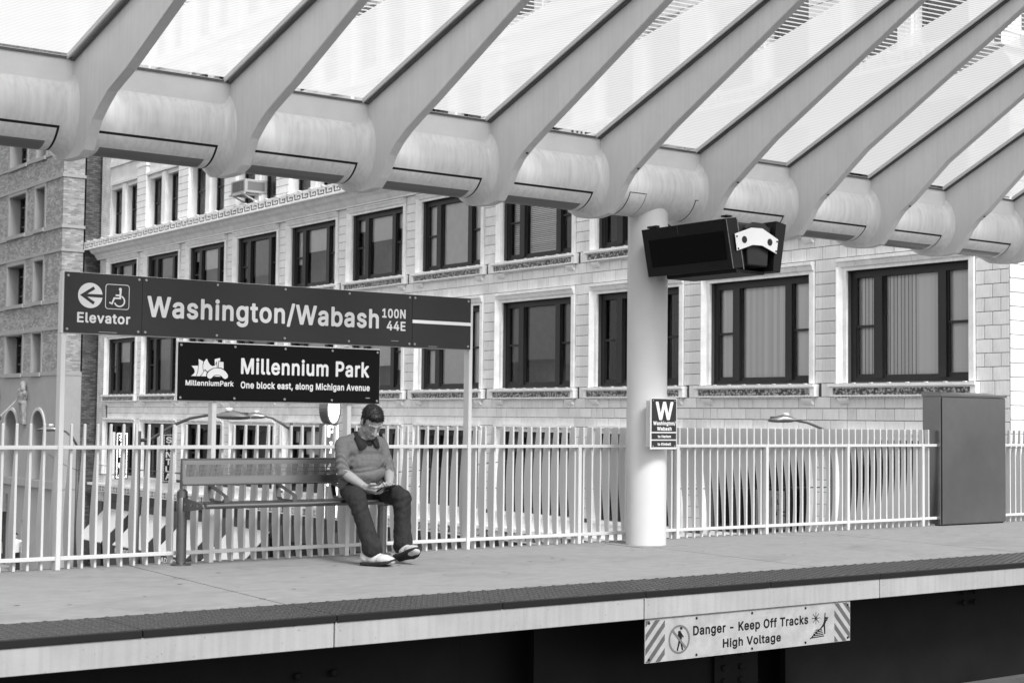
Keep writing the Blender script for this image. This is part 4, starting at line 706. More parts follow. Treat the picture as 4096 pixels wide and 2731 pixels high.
for k in range(-3, 11):
    xa, xb = XL(k) + 0.0375, XL(k + 1) + 0.0375
    tb_ = MB().lathe([(0.001, TR), (xb - xa - 0.001, TR)], (xa, TY, TZ), 0, 64).build('tube_segment', TUBE, cp, smooth=True)
    MB().add([(xa + 0.037, 10.405, 3.43), (xb - 0.037, 10.405, 3.43), (xb - 0.037, 10.400, 3.64), (xa + 0.037, 10.400, 3.64), (xa + 0.037, 10.425, 3.43), (xb - 0.037, 10.425, 3.43), (xb - 0.037, 10.42, 3.64), (xa + 0.037, 10.42, 3.64)],
             [(0, 1, 2, 3), (7, 6, 5, 4), (0, 4, 5, 1), (1, 5, 6, 2), (2, 6, 7, 3), (3, 7, 4, 0)]).build('upstand_plate', PLATE, cp)
    MB().box(xa + 0.037, xb - 0.037, 10.388, 10.399, 3.618, 3.634).build('glass_edge_bar', mat('edge_bar', 0.10, 0.5), cp)
    # glass panel and clear strip, on the warped surface between two ribs
    x0, x1 = XL(k) + 0.075, XL(k + 1); ny = 14; fr = []; cl = []
    def zz(x, y): t = (x - x0) / (x1 - x0); return ztop(k, y) * (1 - t) + ztop(k + 1, y) * t + 0.012
    pm = MB(); pc = MB(); W = x1 - x0
    for j in range(ny + 1):
        y = 10.39 + (TIP - 10.39) * j / ny; d = 10.42 - y; wdg = min(max(0.055 + 0.28 * d, 0.02), W - 0.1)
        xs = [x0, x0 + wdg * 0.5, x0 + wdg]; xe = [x0 + wdg, x0 + (wdg + W) / 2, x1]
        pc.v += [(a, y, zz(a, y)) for a in xs]; pm.v += [(a, y, zz(a, y)) for a in xe]
    for j in range(ny):
        for q in range(2):
            f = (j * 3 + q, j * 3 + q + 1, (j + 1) * 3 + q + 1, (j + 1) * 3 + q); pm.f.append(f); pc.f.append(f)
    pm.build('glass_panel', FRIT, cp); pc.build('clear_pane', FRITC, cp)
    GB = mat('glazing_bar', 0.09, 0.4); GW = mat('glazing_cap', 0.55, 0.4)
    for xx, w_, m_, dz in ((x1 - 0.03, 0.028, GB, 0.006), (x1 - 0.060, 0.012, GW, 0.0), (x0 + 0.001, 0.02, GB, 0.006)):
        mb = MB(); kk = k + 1 if xx > x0 + 0.5 else k
        for yy in (10.39, 8.6, TIP):
            zc = ztop(kk, yy) - 0.012
            mb.v += [(xx, yy, zc - dz - 0.016), (xx + w_, yy, zc - dz - 0.016), (xx + w_, yy, zc + 0.018), (xx, yy, zc + 0.018)]
        for s_ in range(2):
            for q in range(4): mb.f.append((s_ * 4 + q, s_ * 4 + (q + 1) % 4, s_ * 4 + 4 + (q + 1) % 4, s_ * 4 + 4 + q))
        mb.f += [(3, 2, 1, 0), (8, 9, 10, 11)]
        mb.build('glazing_bar', m_, cp)
    # light housings set in the tube
    def shell(x0_, x1_, a0, a1, r, seg=14):
        mb = MB(); mb.lathe([(0, r), (x1_ - x0_, r)], (x0_, TY, TZ), 0, seg, a0, a1); return mb
    A = lambda deg: rad(180 + deg)          # degrees below the horizontal on the track side
    if k != 4:
        xs, xe = (xa + xb) / 2 - 0.485, (xa + xb) / 2 + 0.455
        gp = shell(xs, xe, A(29), A(106), TR + 0.0015).build('housing_gap', DARKGAP, cp, smooth=True)
        h = None; 
        hs = MB().lathe([(0, TR + 0.004), (xe - xs - 0.036, TR + 0.004)], (xs + 0.018, TY, TZ), 0, 8, A(33), A(58)).lathe([(0, TR + 0.004), (0.05, TR + 0.004)], (xs + 0.018, TY, TZ), 0, 10, A(58), A(104)).lathe([(0, TR + 0.004), (0.05, TR + 0.004)], (xe - 0.068, TY, TZ), 0, 10, A(58), A(104)).lathe([(0, TR + 0.004), (xe - xs - 0.128, TR + 0.004)], (xs + 0.064, TY, TZ), 0, 3, A(97), A(104)).build('light_housing', TUBE, cp, smooth=True)
        le = MB().lathe([(0, TR + 0.0028), (xe - xs - 0.132, TR + 0.0028)], (xs + 0.066, TY, TZ), 0, 10, A(58.5), A(95)).build('light_lens', mat('lens_grey', 0.16, 0.35, var=0.15, scale=3, stretch=(0.3, 8, 8)), cp, smooth=True)
    else:
        for xs, xe in ((8.845, 9.045), (9.64, 9.84)):
            shell(xs, xe, A(20), A(88), TR + 0.0015).build('hatch_gap', DARKGAP, cp, smooth=True)
            shell(xs + 0.008, xe - 0.008, A(21.5), A(87), TR + 0.004).build('access_hatch', TUBE, cp, smooth=True)

# ================================================================== train information display
ds = thing('arrival_display', (9.35, 9.82, 2.6), 'black two sided arrival display in a V shape hanging under the canopy beside the column', 'display')
Ya, Yb = 9.28, 10.36
CORE = mat('display_core', 0.018, 0.45, var=0.3, spec=0.3)
MB().prism([(8.994, 2.841), (9.124, 2.861), (9.207, 2.441), (9.082, 2.420)], 1, Ya, Yb).build('display_housing', BLACK, ds, bevel=0.004)
MB().prism([(9.604, 2.870), (9.726, 2.848), (9.653, 2.423), (9.566, 2.432)], 1, Ya, Yb).build('display_housing', BLACK, ds, bevel=0.004)
MB().prism([(9.14, 2.818), (9.594, 2.818), (9.552, 2.471), (9.219, 2.471)], 1, Ya + 0.06, Yb - 0.06).build('center_box', CORE, ds, bevel=0.004)
MB().prism([(9.252, 2.790), (9.346, 2.841), (9.477, 2.841), (9.543, 2.790), (9.515, 2.471), (9.280, 2.471)], 1, Ya + 0.02, Ya + 0.058).build('end_cover', CORE, ds, bevel=0.006)
MB().prism([(9.211, 2.438), (9.561, 2.429), (9.552, 2.405), (9.224, 2.405)], 1, Ya + 0.1, Yb - 0.1).build('bottom_tray', BLACK, ds)
def onface(y0, y1, t0, t1, off=0.004):      # rectangle on the tilted left face; t runs from top to bottom
    P = lambda y, t: (8.994 + 0.088 * t - off, y, 2.841 - 0.421 * t); return [P(y0, t0), P(y1, t0), P(y1, t1), P(y0, t1)]
MB().add(onface(Ya + 0.05, Yb - 0.08, 0.24, 0.81), [(0, 1, 2, 3)]).build('screen', SCREEN, ds)
MB().add(onface(Ya + 0.60, Ya + 0.604, 0.0, 0.2, 0.0045), [(0, 1, 2, 3)]).build('seam', WORN, ds)
for xa_, xb_ in ((8.992, 9.081), (9.122, 9.205)):
    MB().add([(xa_, Ya - 0.0025, 2.842), (xa_ + 0.010, Ya - 0.0025, 2.842), (xb_ + 0.010, Ya - 0.0025, 2.424), (xb_, Ya - 0.0025, 2.424)], [(0, 1, 2, 3)]).build('worn_edge', WORN, ds)
MB().prism([(9.086, 2.717), (9.282, 2.783), (9.414, 2.787), (9.606, 2.706), (9.586, 2.580), (9.411, 2.638), (9.298, 2.636), (9.112, 2.574)], 1, Ya - 0.02, Ya - 0.014).build('white_bracket', WHITE, ds, bevel=0.002)
for cx in (9.197, 9.502): MB().lathe([(0, 0.0001), (0, 0.031)], (cx, Ya - 0.0212, 2.675), 1, 24).build('bracket_hole', DARKGAP, ds)
bolts([(9.107, 2.696), (9.126, 2.593), (9.588, 2.687), (9.576, 2.602)], ds, 0.0085, Ya - 0.0205, GIRD)
MB().box(9.25, 9.40, 10.29, 10.46, 2.56, 2.72).build('column_bracket', BLACK, ds)
MB().box(9.012, 9.055, 10.18, 10.30, 2.85, 2.869).build('hinge', BLACK, ds); MB().box(9.026, 9.09, 9.30, 9.37, 2.862, 2.876).build('hinge', BLACK, ds)
# ================================================================== terracotta building across the side street
FX = 24.0
tb = thing('terracotta_building', (FX, 17.27, GZ), 'pale glazed tile office building with dark triple windows and ornamented ledges', 'building')
BAY = 4.035; NB = 11
def o0(k): return 18.17 + BAY * k
def o1(k): return min(21.2 + BAY * k, 61.42)
ROWS = {'ground': (-1.32, 0.79), 'lower': (1.955, 4.235), 'upper': (5.36, 7.40)}
holes = [(o0(k), o1(k), z0, z1) for k in range(NB) for z0, z1 in ROWS.values()]
TOPR = [(8.55, 10.51), (11.95, 13.91), (15.35, 17.31), (18.75, 20.71), (22.1, 24.1), (25.5, 27.5)]
for k in range(NB):
    for z0, z1 in TOPR: holes += [(o0(k) + 0.02, o0(k) + 1.28, z0, z1), (o0(k) + 1.72, o0(k) + 3.0, z0, z1)]
mb = MB(); wall_open(mb, 0, FX + 0.03, FX + 0.42, (17.30, 62.58), (-2.1, 8.0), [h for h in holes if h[3] < 8]); 
mb.build('wall', MORTAR, tb)
mb = MB(); wall_open(mb, 0, FX + 0.02, FX + 0.42, (17.30, 62.58), (8.0, 30.0), [h for h in holes if h[3] > 8]); mb.build('upper_wall', TILE, tb)
MB().box(FX + 0.43, 60, 17.30, 17.7, GZ, 30).build('front_wall', MORTAR, tb)
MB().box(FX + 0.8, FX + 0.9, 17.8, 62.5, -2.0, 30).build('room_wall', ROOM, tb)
MB().box(FX + 0.42, 60, 17.7, 62.5, 29.9, 30.0).build('roof', MORTAR, tb)
MB().box(FX - 0.0, FX + 0.4, 61.62, 62.6, GZ, 30).build('brick_pier', WBRICK, tb)
# ---- tiles
TL = []        # (x0,x1,y0,y1,z0,z1)
CH = 0.262; gp = 0.011
def course(y0, y1, z0, z1, n, off=0.0, depth=0.0):
    L = (y1 - y0) / n; e = [y0] + [y0 + L * (q + off) for q in range(1 if off == 0 else 0, n + (0 if off == 0 else 1))] + [y1]
    e = sorted(set(round(x, 4) for x in e if y0 - 1e-6 <= x <= y1 + 1e-6)); 
    if len(e) > 2 and e[1] - e[0] < 0.04: e.pop(1)
    if len(e) > 2 and e[-1] - e[-2] < 0.04: e.pop(-2)
    for a, b in zip(e[:-1], e[1:]): TL.append((FX - depth, FX + 0.029, a + gp / 2, b - gp / 2, z0 + gp / 2, z1 - gp / 2))
piers = [(17.30, o0(0) - 0.13)] + [(o1(k) + 0.20, o0(k + 1) - 0.13) for k in range(NB - 1)]
for i, (a, b) in enumerate(piers):
    for z0, n in ((1.935, 10), (5.335, 9)):
        h_ = (4.52 - 1.935) / 10 if n == 10 else (7.66 - 5.335) / 9
        for q in range(n):
            if i == 0: course(a, b, z0 + q * h_, z0 + (q + 1) * h_, 2, 0.5 if q % 2 else 0.0)
            else: course(a, b, z0 + q * h_, z0 + (q + 1) * h_, 1)
    for q in range(9): course(a, b, -1.33 + q * 0.252, -1.33 + (q + 1) * 0.252, 1 if i else 2)
for k in range(NB):
    a, b = (o1(k - 1) - 0.0 if k else 17.30), o1(k)
    for q, (z0, z1) in enumerate(((0.94, 1.17), (1.17, 1.415), (1.415, 1.655), (4.52, 4.79), (4.79, 5.055))):
        course(a + 0.0, b, z0, z1, 9 if k else 8, 0.5 if q % 2 else 0.0)
course(17.3, 17.95, 1.655, 1.935, 2); course(17.3, 17.95, 5.055, 5.335, 2)
for k in range(NB): course(o1(k) + 0.34, o0(k + 1) - 0.3 if k < NB - 1 else 61.6, 1.655, 1.935, 1); course(o1(k) + 0.34, o0(k + 1) - 0.3 if k < NB - 1 else 61.6, 5.055, 5.335, 1)
# the street corner returns along the front
CT = []
for q in range(50):
    z0 = -5.6 + q * CH
    for a in range(9): 
        xa = FX + 0.43 + a * 0.62 + (0.31 if q % 2 else 0) - (0.31 if a == 0 and q % 2 else 0); xb = FX + 0.43 + (a + 1) * 0.62 + (0.31 if q % 2 else 0)
        CT.append((xa + gp / 2, xb - gp / 2, 17.27, 17.299, z0 + gp / 2, z0 + CH - gp / 2))
    CT.append((FX, FX + 0.43 - gp / 2, 17.265, 17.299, z0 + gp / 2, z0 + CH - gp / 2))
TL.sort(key=lambda t: (t[2] - 0) ** 2 + (t[4] - 1.2) ** 2 * 3 + (0 if t[4] > 0.9 else 400))
share = {}
def tile(t):
    d = tuple(round(v, 2) for v in (t[1] - t[0], t[3] - t[2], t[5] - t[4])); c = ((t[0] + t[1]) / 2, (t[2] + t[3]) / 2, (t[4] + t[5]) / 2)
    if d not in share:
        o = MB().box(t[0], t[1], t[2], t[3], t[4], t[5]).build('tile', TILE, tb, bevel=0.006); share[d] = (o, c)
        return
    o, b = share[d]; copy_part(o, tb, c[0] - b[0], c[1] - b[1], c[2] - b[2])
NEAR = 268
for t in TL[:NEAR]: tile(t)
mb = MB()
for t in TL[NEAR:]: mb.box(*t)
o = mb.build('tile_field', TILE, tb, bevel=0.006); o['kind'] = 'stuff'
vis = [t for t in CT if t[0] < FX + 1.2 and 0.4 < t[4] < 3.2]
for t in vis[:30]: tile(t)
mb = MB()
for t in CT:
    if t not in vis[:30]: mb.box(*t)
o = mb.build('front_tiles', TILE, tb, bevel=0.006); o['kind'] = 'stuff'
# ---- window surrounds, ledges
def surround(k, z0, z1, head=0.28):
    a, b = o0(k), o1(k); mb = MB()
    mb.box(FX - 0.05, FX + 0.4, a - 0.12, a - 0.002, z0 - 0.02, z1).prism([(FX - 0.035, b + 0.099), (FX - 0.12, b + 0.185), (FX - 0.12, b + 0.205), (FX + 0.028, b + 0.205), (FX + 0.028, b + 0.099)], 2, z0 - 0.02, z1 + 0.08).box(FX - 0.03, FX + 0.4, b + 0.002, b + 0.099, z0 - 0.02, z1)
    hd = [(FX - 0.03, z1), (FX - 0.03, z1 + 0.07), (FX - 0.07, z1 + 0.08), (FX - 0.10, z1 + 0.17), (FX - 0.13, z1 + 0.19), (FX - 0.13, z1 + head - 0.03), (FX + 0.02, z1 + head), (FX + 0.4, z1 + head), (FX + 0.4, z1)]
    mb2 = MB(); n = 7
    for q in range(n):
        ya, yb_ = a - 0.12 + (b - a + 0.31) * q / n, a - 0.12 + (b - a + 0.31) * (q + 1) / n
        pr = MB(); pr.prism([(p[0], p[1]) for p in hd], 1, ya + 0.004, yb_ - 0.004); mb.v, mb.f = (mb.v, mb.f); mb.add(pr.v, pr.f)
    return mb.build('window_surround', TILEB, tb)
def ledge(k, z):
    a, b = o0(k) - 0.22, o1(k) + 0.38; mb = MB()
    mb.box(FX - 0.17, FX + 0.4, a, b, z + 0.20, z + 0.262).box(FX - 0.13, FX + 0.02, a, a + 0.13, z, z + 0.199).box(FX - 0.13, FX + 0.02, b - 0.10, b, z, z + 0.199).box(FX - 0.13, FX + 0.02, a + 0.131, b - 0.101, z - 0.002, z + 0.028).box(FX - 0.13, FX + 0.02, a + 0.131, b - 0.101, z + 0.172, z + 0.199)
    for q in range(8): yy = a + (b - a) * (q + 0.5) / 8; mb.box(FX - 0.175, FX - 0.12, yy - 0.03, yy + 0.03, z + 0.262, z + 0.275)
    L_ = mb.build('ledge', TILEB, tb)
    MB().box(FX - 0.105, FX + 0.02, a + 0.132, b - 0.102, z + 0.0285, z + 0.1715).build('ornament_band', ORN, L_)
    de = MB(); q = a + 0.1
    while q < b - 0.1: de.box(FX - 0.07, FX + 0.02, q, q + 0.045, z - 0.035, z - 0.003); q += 0.085
    de.build('dentil_course', TILEB, L_)['kind'] = 'stuff'
    for yy in (a + 0.25, b - 0.35):
        MB().prism([(FX - 0.12, z - 0.036), (FX + 0.0, z - 0.036), (FX + 0.0, z - 0.17), (FX - 0.05, z - 0.15), (FX - 0.10, z - 0.09)], 1, yy - 0.13, yy + 0.13).build('corbel', TILEB, L_)
for k in range(NB):
    surround(k, *ROWS['lower']); surround(k, *ROWS['upper'], 0.255); surround(k, *ROWS['ground'], 0.15)
    ledge(k, 1.66); ledge(k, 5.06)
# ---- windows: frame, mullions, sash bars, panes, blinds
def window(k, row, style):
    z0, z1 = ROWS[row]; a, b = o0(k) + 0.003, o1(k) - 0.003; X0, X1 = FX + 0.12, FX + 0.22; mb = MB(); zm = z0 + (z1 - z0) * 0.485
    s1, s2 = a + 0.62, b - 0.62                       # side sashes each end, mullions, fixed light between
    mb.box(X0, X1, a, a + 0.10, z0, z1).box(X0, X1, b - 0.12, b, z0, z1).box(X0, X1, a + 0.1, b - 0.12, z1 - 0.15, z1).box(X0, X1, a + 0.1, b - 0.12, z0, z0 + 0.07)
    mb.box(X0 - 0.03, X1, s1, s1 + 0.19, z0 + 0.07, z1 - 0.15).box(X0 - 0.03, X1, s2 - 0.21, s2, z0 + 0.07, z1 - 0.15)
    w = MB(); w.v, w.f = mb.v, mb.f; W_ = w.build('window', WOODF, tb)
    for (p, q) in ((a + 0.10, s1), (s2, b - 0.12)):
        m2 = MB(); xs = X0 + 0.03
        m2.box(xs, xs + 0.035, p, p + 0.045, z0 + 0.07, zm).box(xs, xs + 0.035, q - 0.045, q, z0 + 0.07, zm).box(xs, xs + 0.035, p + 0.045, q - 0.045, z0 + 0.07, z0 + 0.16).box(xs - 0.012, xs + 0.035, p, q, zm, zm + 0.05)
        m2.box(xs - 0.02, xs + 0.0, p, p + 0.03, zm + 0.05, z1 - 0.15).box(xs - 0.02, xs + 0.0, q - 0.03, q, zm + 0.05, z1 - 0.15)
        m2.build('sash', WOODF, W_)
    m2 = MB(); m2.box(X0 + 0.02, X0 + 0.06, s1 + 0.19, s1 + 0.22, z0 + 0.07, z1 - 0.15).box(X0 + 0.02, X0 + 0.06, s2 - 0.24, s2 - 0.21, z0 + 0.07, z1 - 0.15).box(X0 + 0.02, X0 + 0.06, s1 + 0.22, s2 - 0.24, z0 + 0.07, z0 + 0.14); m2.build('sash', WOODF, W_)
    MB().add([(X0 + 0.075, a + 0.1, z0 + 0.07), (X0 + 0.075, b - 0.12, z0 + 0.07), (X0 + 0.075, b - 0.12, z1 - 0.15), (X0 + 0.075, a + 0.1, z1 - 0.15)], [(0, 3, 2, 1)]).build('pane', GLASS, W_)
    zb, zt = z0 + 0.075, z1 - 0.152; rnd = random.Random(k * 7 + len(row))
    if style == 'vertical':
        mb = MB(); y = a + 0.10
        while y < b - 0.13:
            gapw, tw = (0.022, 0.003) if k == 0 and y > a + 1.3 else (0.005, 0.012)
            if not (k == 1 and s1 + 0.50 < y < s1 + 0.58): mb.add([(X1 + 0.03 + tw, y, zb), (X1 + 0.03 - tw, y + 0.092 - gapw, zb), (X1 + 0.03 - tw, y + 0.092 - gapw, zt), (X1 + 0.03 + tw, y, zt)], [(0, 1, 2, 3)])
            y += 0.092
        mb.build('vertical_blind', BLINDV, W_)
    elif style == 'darkvertical':
        mb = MB(); y = a + 0.1
        while y < b - 0.13: mb.add([(X1 + 0.10, y, zb), (X1 + 0.16, y + 0.05, zb), (X1 + 0.16, y + 0.05, zt), (X1 + 0.10, y, zt)], [(0, 1, 2, 3)]); y += 0.092
        mb.build('vertical_blind', SHADED, W_)
    elif style == 'horizontal':
        mb = MB(); z = zb
        while z < zt: mb.add([(X1 + 0.06, s1 + 0.2, z), (X1 + 0.06, s2 - 0.22, z), (X1 + 0.075, s2 - 0.22, z + 0.036), (X1 + 0.075, s1 + 0.2, z + 0.036)], [(0, 1, 2, 3)]); z += 0.05
        z = zb
        while z < zt: mb.add([(X1 + 0.06, s2, z), (X1 + 0.06, b - 0.12, z), (X1 + 0.075, b - 0.12, z + 0.033), (X1 + 0.075, s2, z + 0.033)], [(0, 1, 2, 3)]); z += 0.05
        mb.build('slat_blind', BLINDV, W_)
    elif style.startswith('shade'):
        dn = {'shade_full': [0.02, 0.03, 0.02], 'shade_mid': [0.25, 0.32, 0.3], 'shade_bit': [0.75, 0.6, 0.8], 'shade_off': [0.02, 0.6, 0.4]}[style]
        m_ = SHADE if rnd.random() < 0.6 else SHADED
        for (p, q), f in zip(((a + 0.1, s1), (s1 + 0.19, s2 - 0.21), (s2, b - 0.12)), dn):
            MB().box(X1 + 0.01, X1 + 0.015, p, q, zb + (zt - zb) * f, zt).build('roller_shade', m_, W_)
    return W_
lower = ['vertical', 'vertical', 'darkvertical', 'shade_mid', 'shade_full', 'shade_mid', 'shade_bit', 'shade_off', 'shade_mid', 'shade_bit', 'shade_off']
upper = ['none', 'shade_mid', 'shade_bit', 'horizontal', 'shade_full', 'shade_bit', 'shade_off', 'shade_mid', 'shade_bit', 'shade_off', 'shade_mid']
for k in range(NB):
    window(k, 'lower', lower[k]); window(k, 'upper', upper[k]); window(k, 'ground', 'none' if k % 3 else 'shade_bit')
# paired windows above the cornice
for k in range(NB):
    for r, (z0, z1) in enumerate(TOPR):
        for a, b in ((o0(k) + 0.022, o0(k) + 1.278), (o0(k) + 1.722, o0(k) + 2.998)):
            X0 = FX + 0.22; zm = (z0 + z1) / 2; mb = MB()
            mb.box(X0, X0 + 0.08, a, a + 0.08, z0, z1).box(X0, X0 + 0.08, b - 0.08, b, z0, z1).box(X0, X0 + 0.08, a + 0.08, b - 0.08, z1 - 0.08, z1).box(X0, X0 + 0.08, a + 0.08, b - 0.08, z0, z0 + 0.08).box(X0 + 0.01, X0 + 0.08, a + 0.08, b - 0.08, zm - 0.03, zm + 0.03)
            W_ = mb.build('window', WOODF, tb)
            MB().add([(X0 + 0.05, a + 0.08, z0 + 0.08), (X0 + 0.05, b - 0.08, z0 + 0.08), (X0 + 0.05, b - 0.08, z1 - 0.08), (X0 + 0.05, a + 0.08, z1 - 0.08)], [(0, 3, 2, 1)]).build('pane', GLASS, W_)
            if r == 0 and random.random() < 0.7: MB().box(X0 + 0.10, X0 + 0.105, a + 0.08, b - 0.08, zm + random.uniform(-0.2, 0.5), z1 - 0.08).build('roller_shade', random.choice([SHADE, SHADED, SHADED]), W_)
            elif r and random.random() < 0.5: MB().box(X0 + 0.10, X0 + 0.105, a + 0.08, b - 0.08, zm + random.uniform(-0.6, 0.5), z1 - 0.08).build('roller_shade', SHADED, W_)
mb = MB(); wj = MB()
for r, (z0, z1) in enumerate(TOPR):
    for k in range(NB):                            # pilasters with base and cap, recessed panel heads
        if k < NB - 1:
            a, b = o1(k) + 0.05, o0(k + 1) - 0.05; mb.box(FX - 0.12, FX + 0.019, a, b, z0 - 0.15, z1 + 0.55).box(FX - 0.15, FX + 0.019, a - 0.06, b + 0.06, z0 - 0.5, z0 - 0.151).box(FX - 0.15, FX + 0.019, a - 0.06, b + 0.06, z1 + 0.55, z1 + 0.7)
        mb.box(FX - 0.06, FX + 0.019, o0(k) + 1.33, o0(k) + 1.67, z0 - 0.15, z1 + 0.12)
        mb.box(FX - 0.10, FX + 0.019, o0(k) - 0.03, o1(k) + 0.02, z1 + 0.16, z1 + 0.26)
    mb.box(FX - 0.08, FX + 0.019, 17.3, 61.6, z1 + 0.95, z1 + 1.15)
mb.build('pilaster_order', TILE, tb)['kind'] = 'stuff'
for r, (z0, z1) in enumerate(TOPR[:2]):
    for k in range(NB - 1):
        a, b = o1(k) + 0.05, o0(k + 1) - 0.05
        for q in range(9): wj.box(FX - 0.123, FX - 0.1, a - 0.001, b + 0.001, z0 + 0.05 + q * 0.262, z0 + 0.062 + q * 0.262)
wj.build('pilaster_joints', MORTAR, tb)['kind'] = 'stuff'
# ---- cornice with key fret
co = MB().box(FX - 0.60, FX + 0.4, 17.0, 64.0 - 0.05, 8.055, 8.10).box(FX - 0.58, FX + 0.4, 17.02, 63.93, 8.33, 8.40).box(FX - 0.54, FX + 0.02, 17.05, 63.9, 8.10, 8.33)
co.prism([(FX - 0.45, 8.054), (FX - 0.36, 7.93), (FX - 0.22, 7.86), (FX - 0.16, 7.76), (FX - 0.10, 7.70), (FX - 0.10, 7.661), (FX + 0.4, 7.661), (FX + 0.4, 8.054)], 1, 17.1, 62.75)
cor = co.build('cornice', TILEB, tb)
kf = MB(); kd = MB(); y = 17.2
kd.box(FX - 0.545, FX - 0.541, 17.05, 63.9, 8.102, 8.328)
while y < 63.7:
    L = 0.52
    def kb(a, b, z0, z1): kf.box(FX - 0.575, FX - 0.546, y + a * L, y + b * L, 8.10 + z0 * 0.23, 8.10 + z1 * 0.23)
    kb(0, 0.10, 0, 1); kb(0.10, 0.78, 0.80, 1); kb(0.62, 0.78, 0.32, 0.80); kb(0.30, 0.62, 0.32, 0.5); kb(0.30, 0.42, 0.5, 0.66); kb(0.10, 0.98, 0, 0.16)
    y += L
kd.build('fret_ground', mat('fret_dark', 0.12, 0.9), cor); kf.build('key_fret', TILEB, cor)['kind'] = 'stuff'  # dark ground colour behind the pale key pattern
cj = MB(); y = 17.5
while y < 62.5: cj.box(FX - 0.365, FX - 0.09, y, y + 0.012, 7.68, 7.935); y += 0.62
bl = MB(); y = 17.3
while y < 63.8: bl.box(FX - 0.62, FX - 0.5, y, y + 0.12, 8.40, 8.43); y += 0.78
bl.build('cornice_blocks', TILEB, cor)['kind'] = 'stuff'
# ---- lower ledge and shopfront below
lo = MB().box(FX - 0.35, FX + 0.4, 17.1, 62.58, -1.83, -1.74).box(FX - 0.14, FX + 0.4, 17.2, 62.58, -2.10, -2.055).build('shop_cornice', TILEB, tb)
MB().box(FX - 0.12, FX + 0.4, 17.2, 62.5, -2.054, -1.831).build('ornament_band', ORN, lo)
sc = MB()
for q in range(150):
    yy = 17.4 + q * 0.30
    sc.lathe([(0, 0.0001), (-0.03, 0.07), (0.0, 0.11)], (FX - 0.125, yy, -1.94), 0, 8)
sc.build('scroll_course', TILEB, lo)['kind'] = 'stuff'
sill = MB()
for k in range(NB): sill.box(FX - 0.06, FX + 0.40, o0(k) - 0.12, o1(k) + 0.19, -1.42, -1.335)
sill.build('sill_course', TILEB, tb)
MB().box(FX - 0.02, FX + 0.03, 17.3, 61.6, -1.74, -1.425).build('sill_wall', TILE, tb)
shop = thing('shopfront', (FX, 40, GZ), 'dark ground floor shopfront row under the pale tile building', 'shopfront')
MB().box(FX + 0.05, FX + 0.4, 17.3, 62.4, GZ, -2.11).build('shop_wall', SHOPD, shop)
for k in range(NB):
    MB().box(FX - 0.02, FX + 0.049, o0(k), o1(k), GZ + 0.6, -3.0).build('shop_window', mat('shop_glass', 0.015, 0.08), shop)
    MB().box(FX - 0.06, FX + 0.045, o1(k) + 0.2, o0(k + 1) - 0.2, GZ, -2.5).build('shop_pier', mat('shop_stone', 0.10, 0.6, var=0.2), shop)
    MB().box(FX - 0.04, FX + 0.045, o0(k), o1(k), -2.98, -2.45).build('sign_band', mat('shop_band', 0.04, 0.5), shop)
# white board in the ground floor window, letters as far as they can be read
wb = thing('window_board', (FX, 23.3, -0.75), 'white board with a round emblem and spaced letters in a ground floor window behind the right fence', 'board')
MB().box(FX + 0.285, FX + 0.292, 22.0, 24.9, -1.26, 0.70).build('backing', SHOPD, wb)
MB().box(FX + 0.255, FX + 0.262, 22.90, 24.05, -1.24, -0.365).build('board', mat('board_white', 0.62, 0.6), wb)
def fx(s, ya, yb, z, c, m, par, x): return text(s, par, m, -ya, -yb, z, c, (x, 0, 0), (0, -1, 0), (0, 0, 1))
bx = FX + 0.2545
for s_, ya, yb in (('E', 23.96, 23.88), ('T', 23.85, 23.74), ('N', 23.51, 23.40), ('O', 23.27, 23.13), ('D', 23.05, 22.95)): fx(s_, ya, yb, -0.90, 0.10, BLACK, wb, bx)
fx('L', 23.40, 23.32, -0.66, 0.11, BLACK, wb, bx); fx('E', 23.50, 23.43, -0.61, 0.12, BLACK, wb, bx)
mb = MB(); n = 36
for i in range(n):
    a, b = 2 * math.pi * i / n, 2 * math.pi * (i + 1) / n
    mb.prism([(23.41 + 0.165 * math.cos(a), -0.61 + 0.165 * math.sin(a)), (23.41 + 0.178 * math.cos(a), -0.61 + 0.178 * math.sin(a)), (23.41 + 0.178 * math.cos(b), -0.61 + 0.178 * math.sin(b)), (23.41 + 0.165 * math.cos(b), -0.61 + 0.165 * math.sin(b))], 0, bx - 0.001, bx)
mb.build('emblem_ring', mat('emblem_grey', 0.18, 0.6), wb)
# air conditioner in an upper window
ac = thing('air_conditioner', (23.6, 48.3, 8.8), 'boxy grey air conditioner sticking out of an upper window above the key patterned cornice', 'air conditioner')
MB().box(23.35, 24.2, 47.65, 48.75, 8.82, 9.28).build('case', mat('ac_case', 0.38, 0.6, var=0.15), ac, bevel=0.01)
MB().box(23.342, 23.35, 47.75, 48.62, 8.88, 9.23).build('rear_grille', mat('ac_grille', 0.10, 0.6, var=0.4, scale=5), ac)
MB().box(23.45, 24.1, 47.642, 47.65, 8.9, 9.2).build('side_grille', mat('ac_grille2', 0.16, 0.6), ac)
for y in (47.8, 48.6): MB().ring([(23.3, y, 8.78), (24.15, y, 8.78)], 0.035, 8).ring([(23.35, y, 8.77), (24.0, y, 8.50)], 0.03, 8).build('support_bracket', mat('ac_bracket', 0.45, 0.5), ac)
MB().box(23.3, 23.36, 47.6, 48.8, 8.76, 8.81).build('support_bar', mat('ac_bracket', 0.45, 0.5), ac)

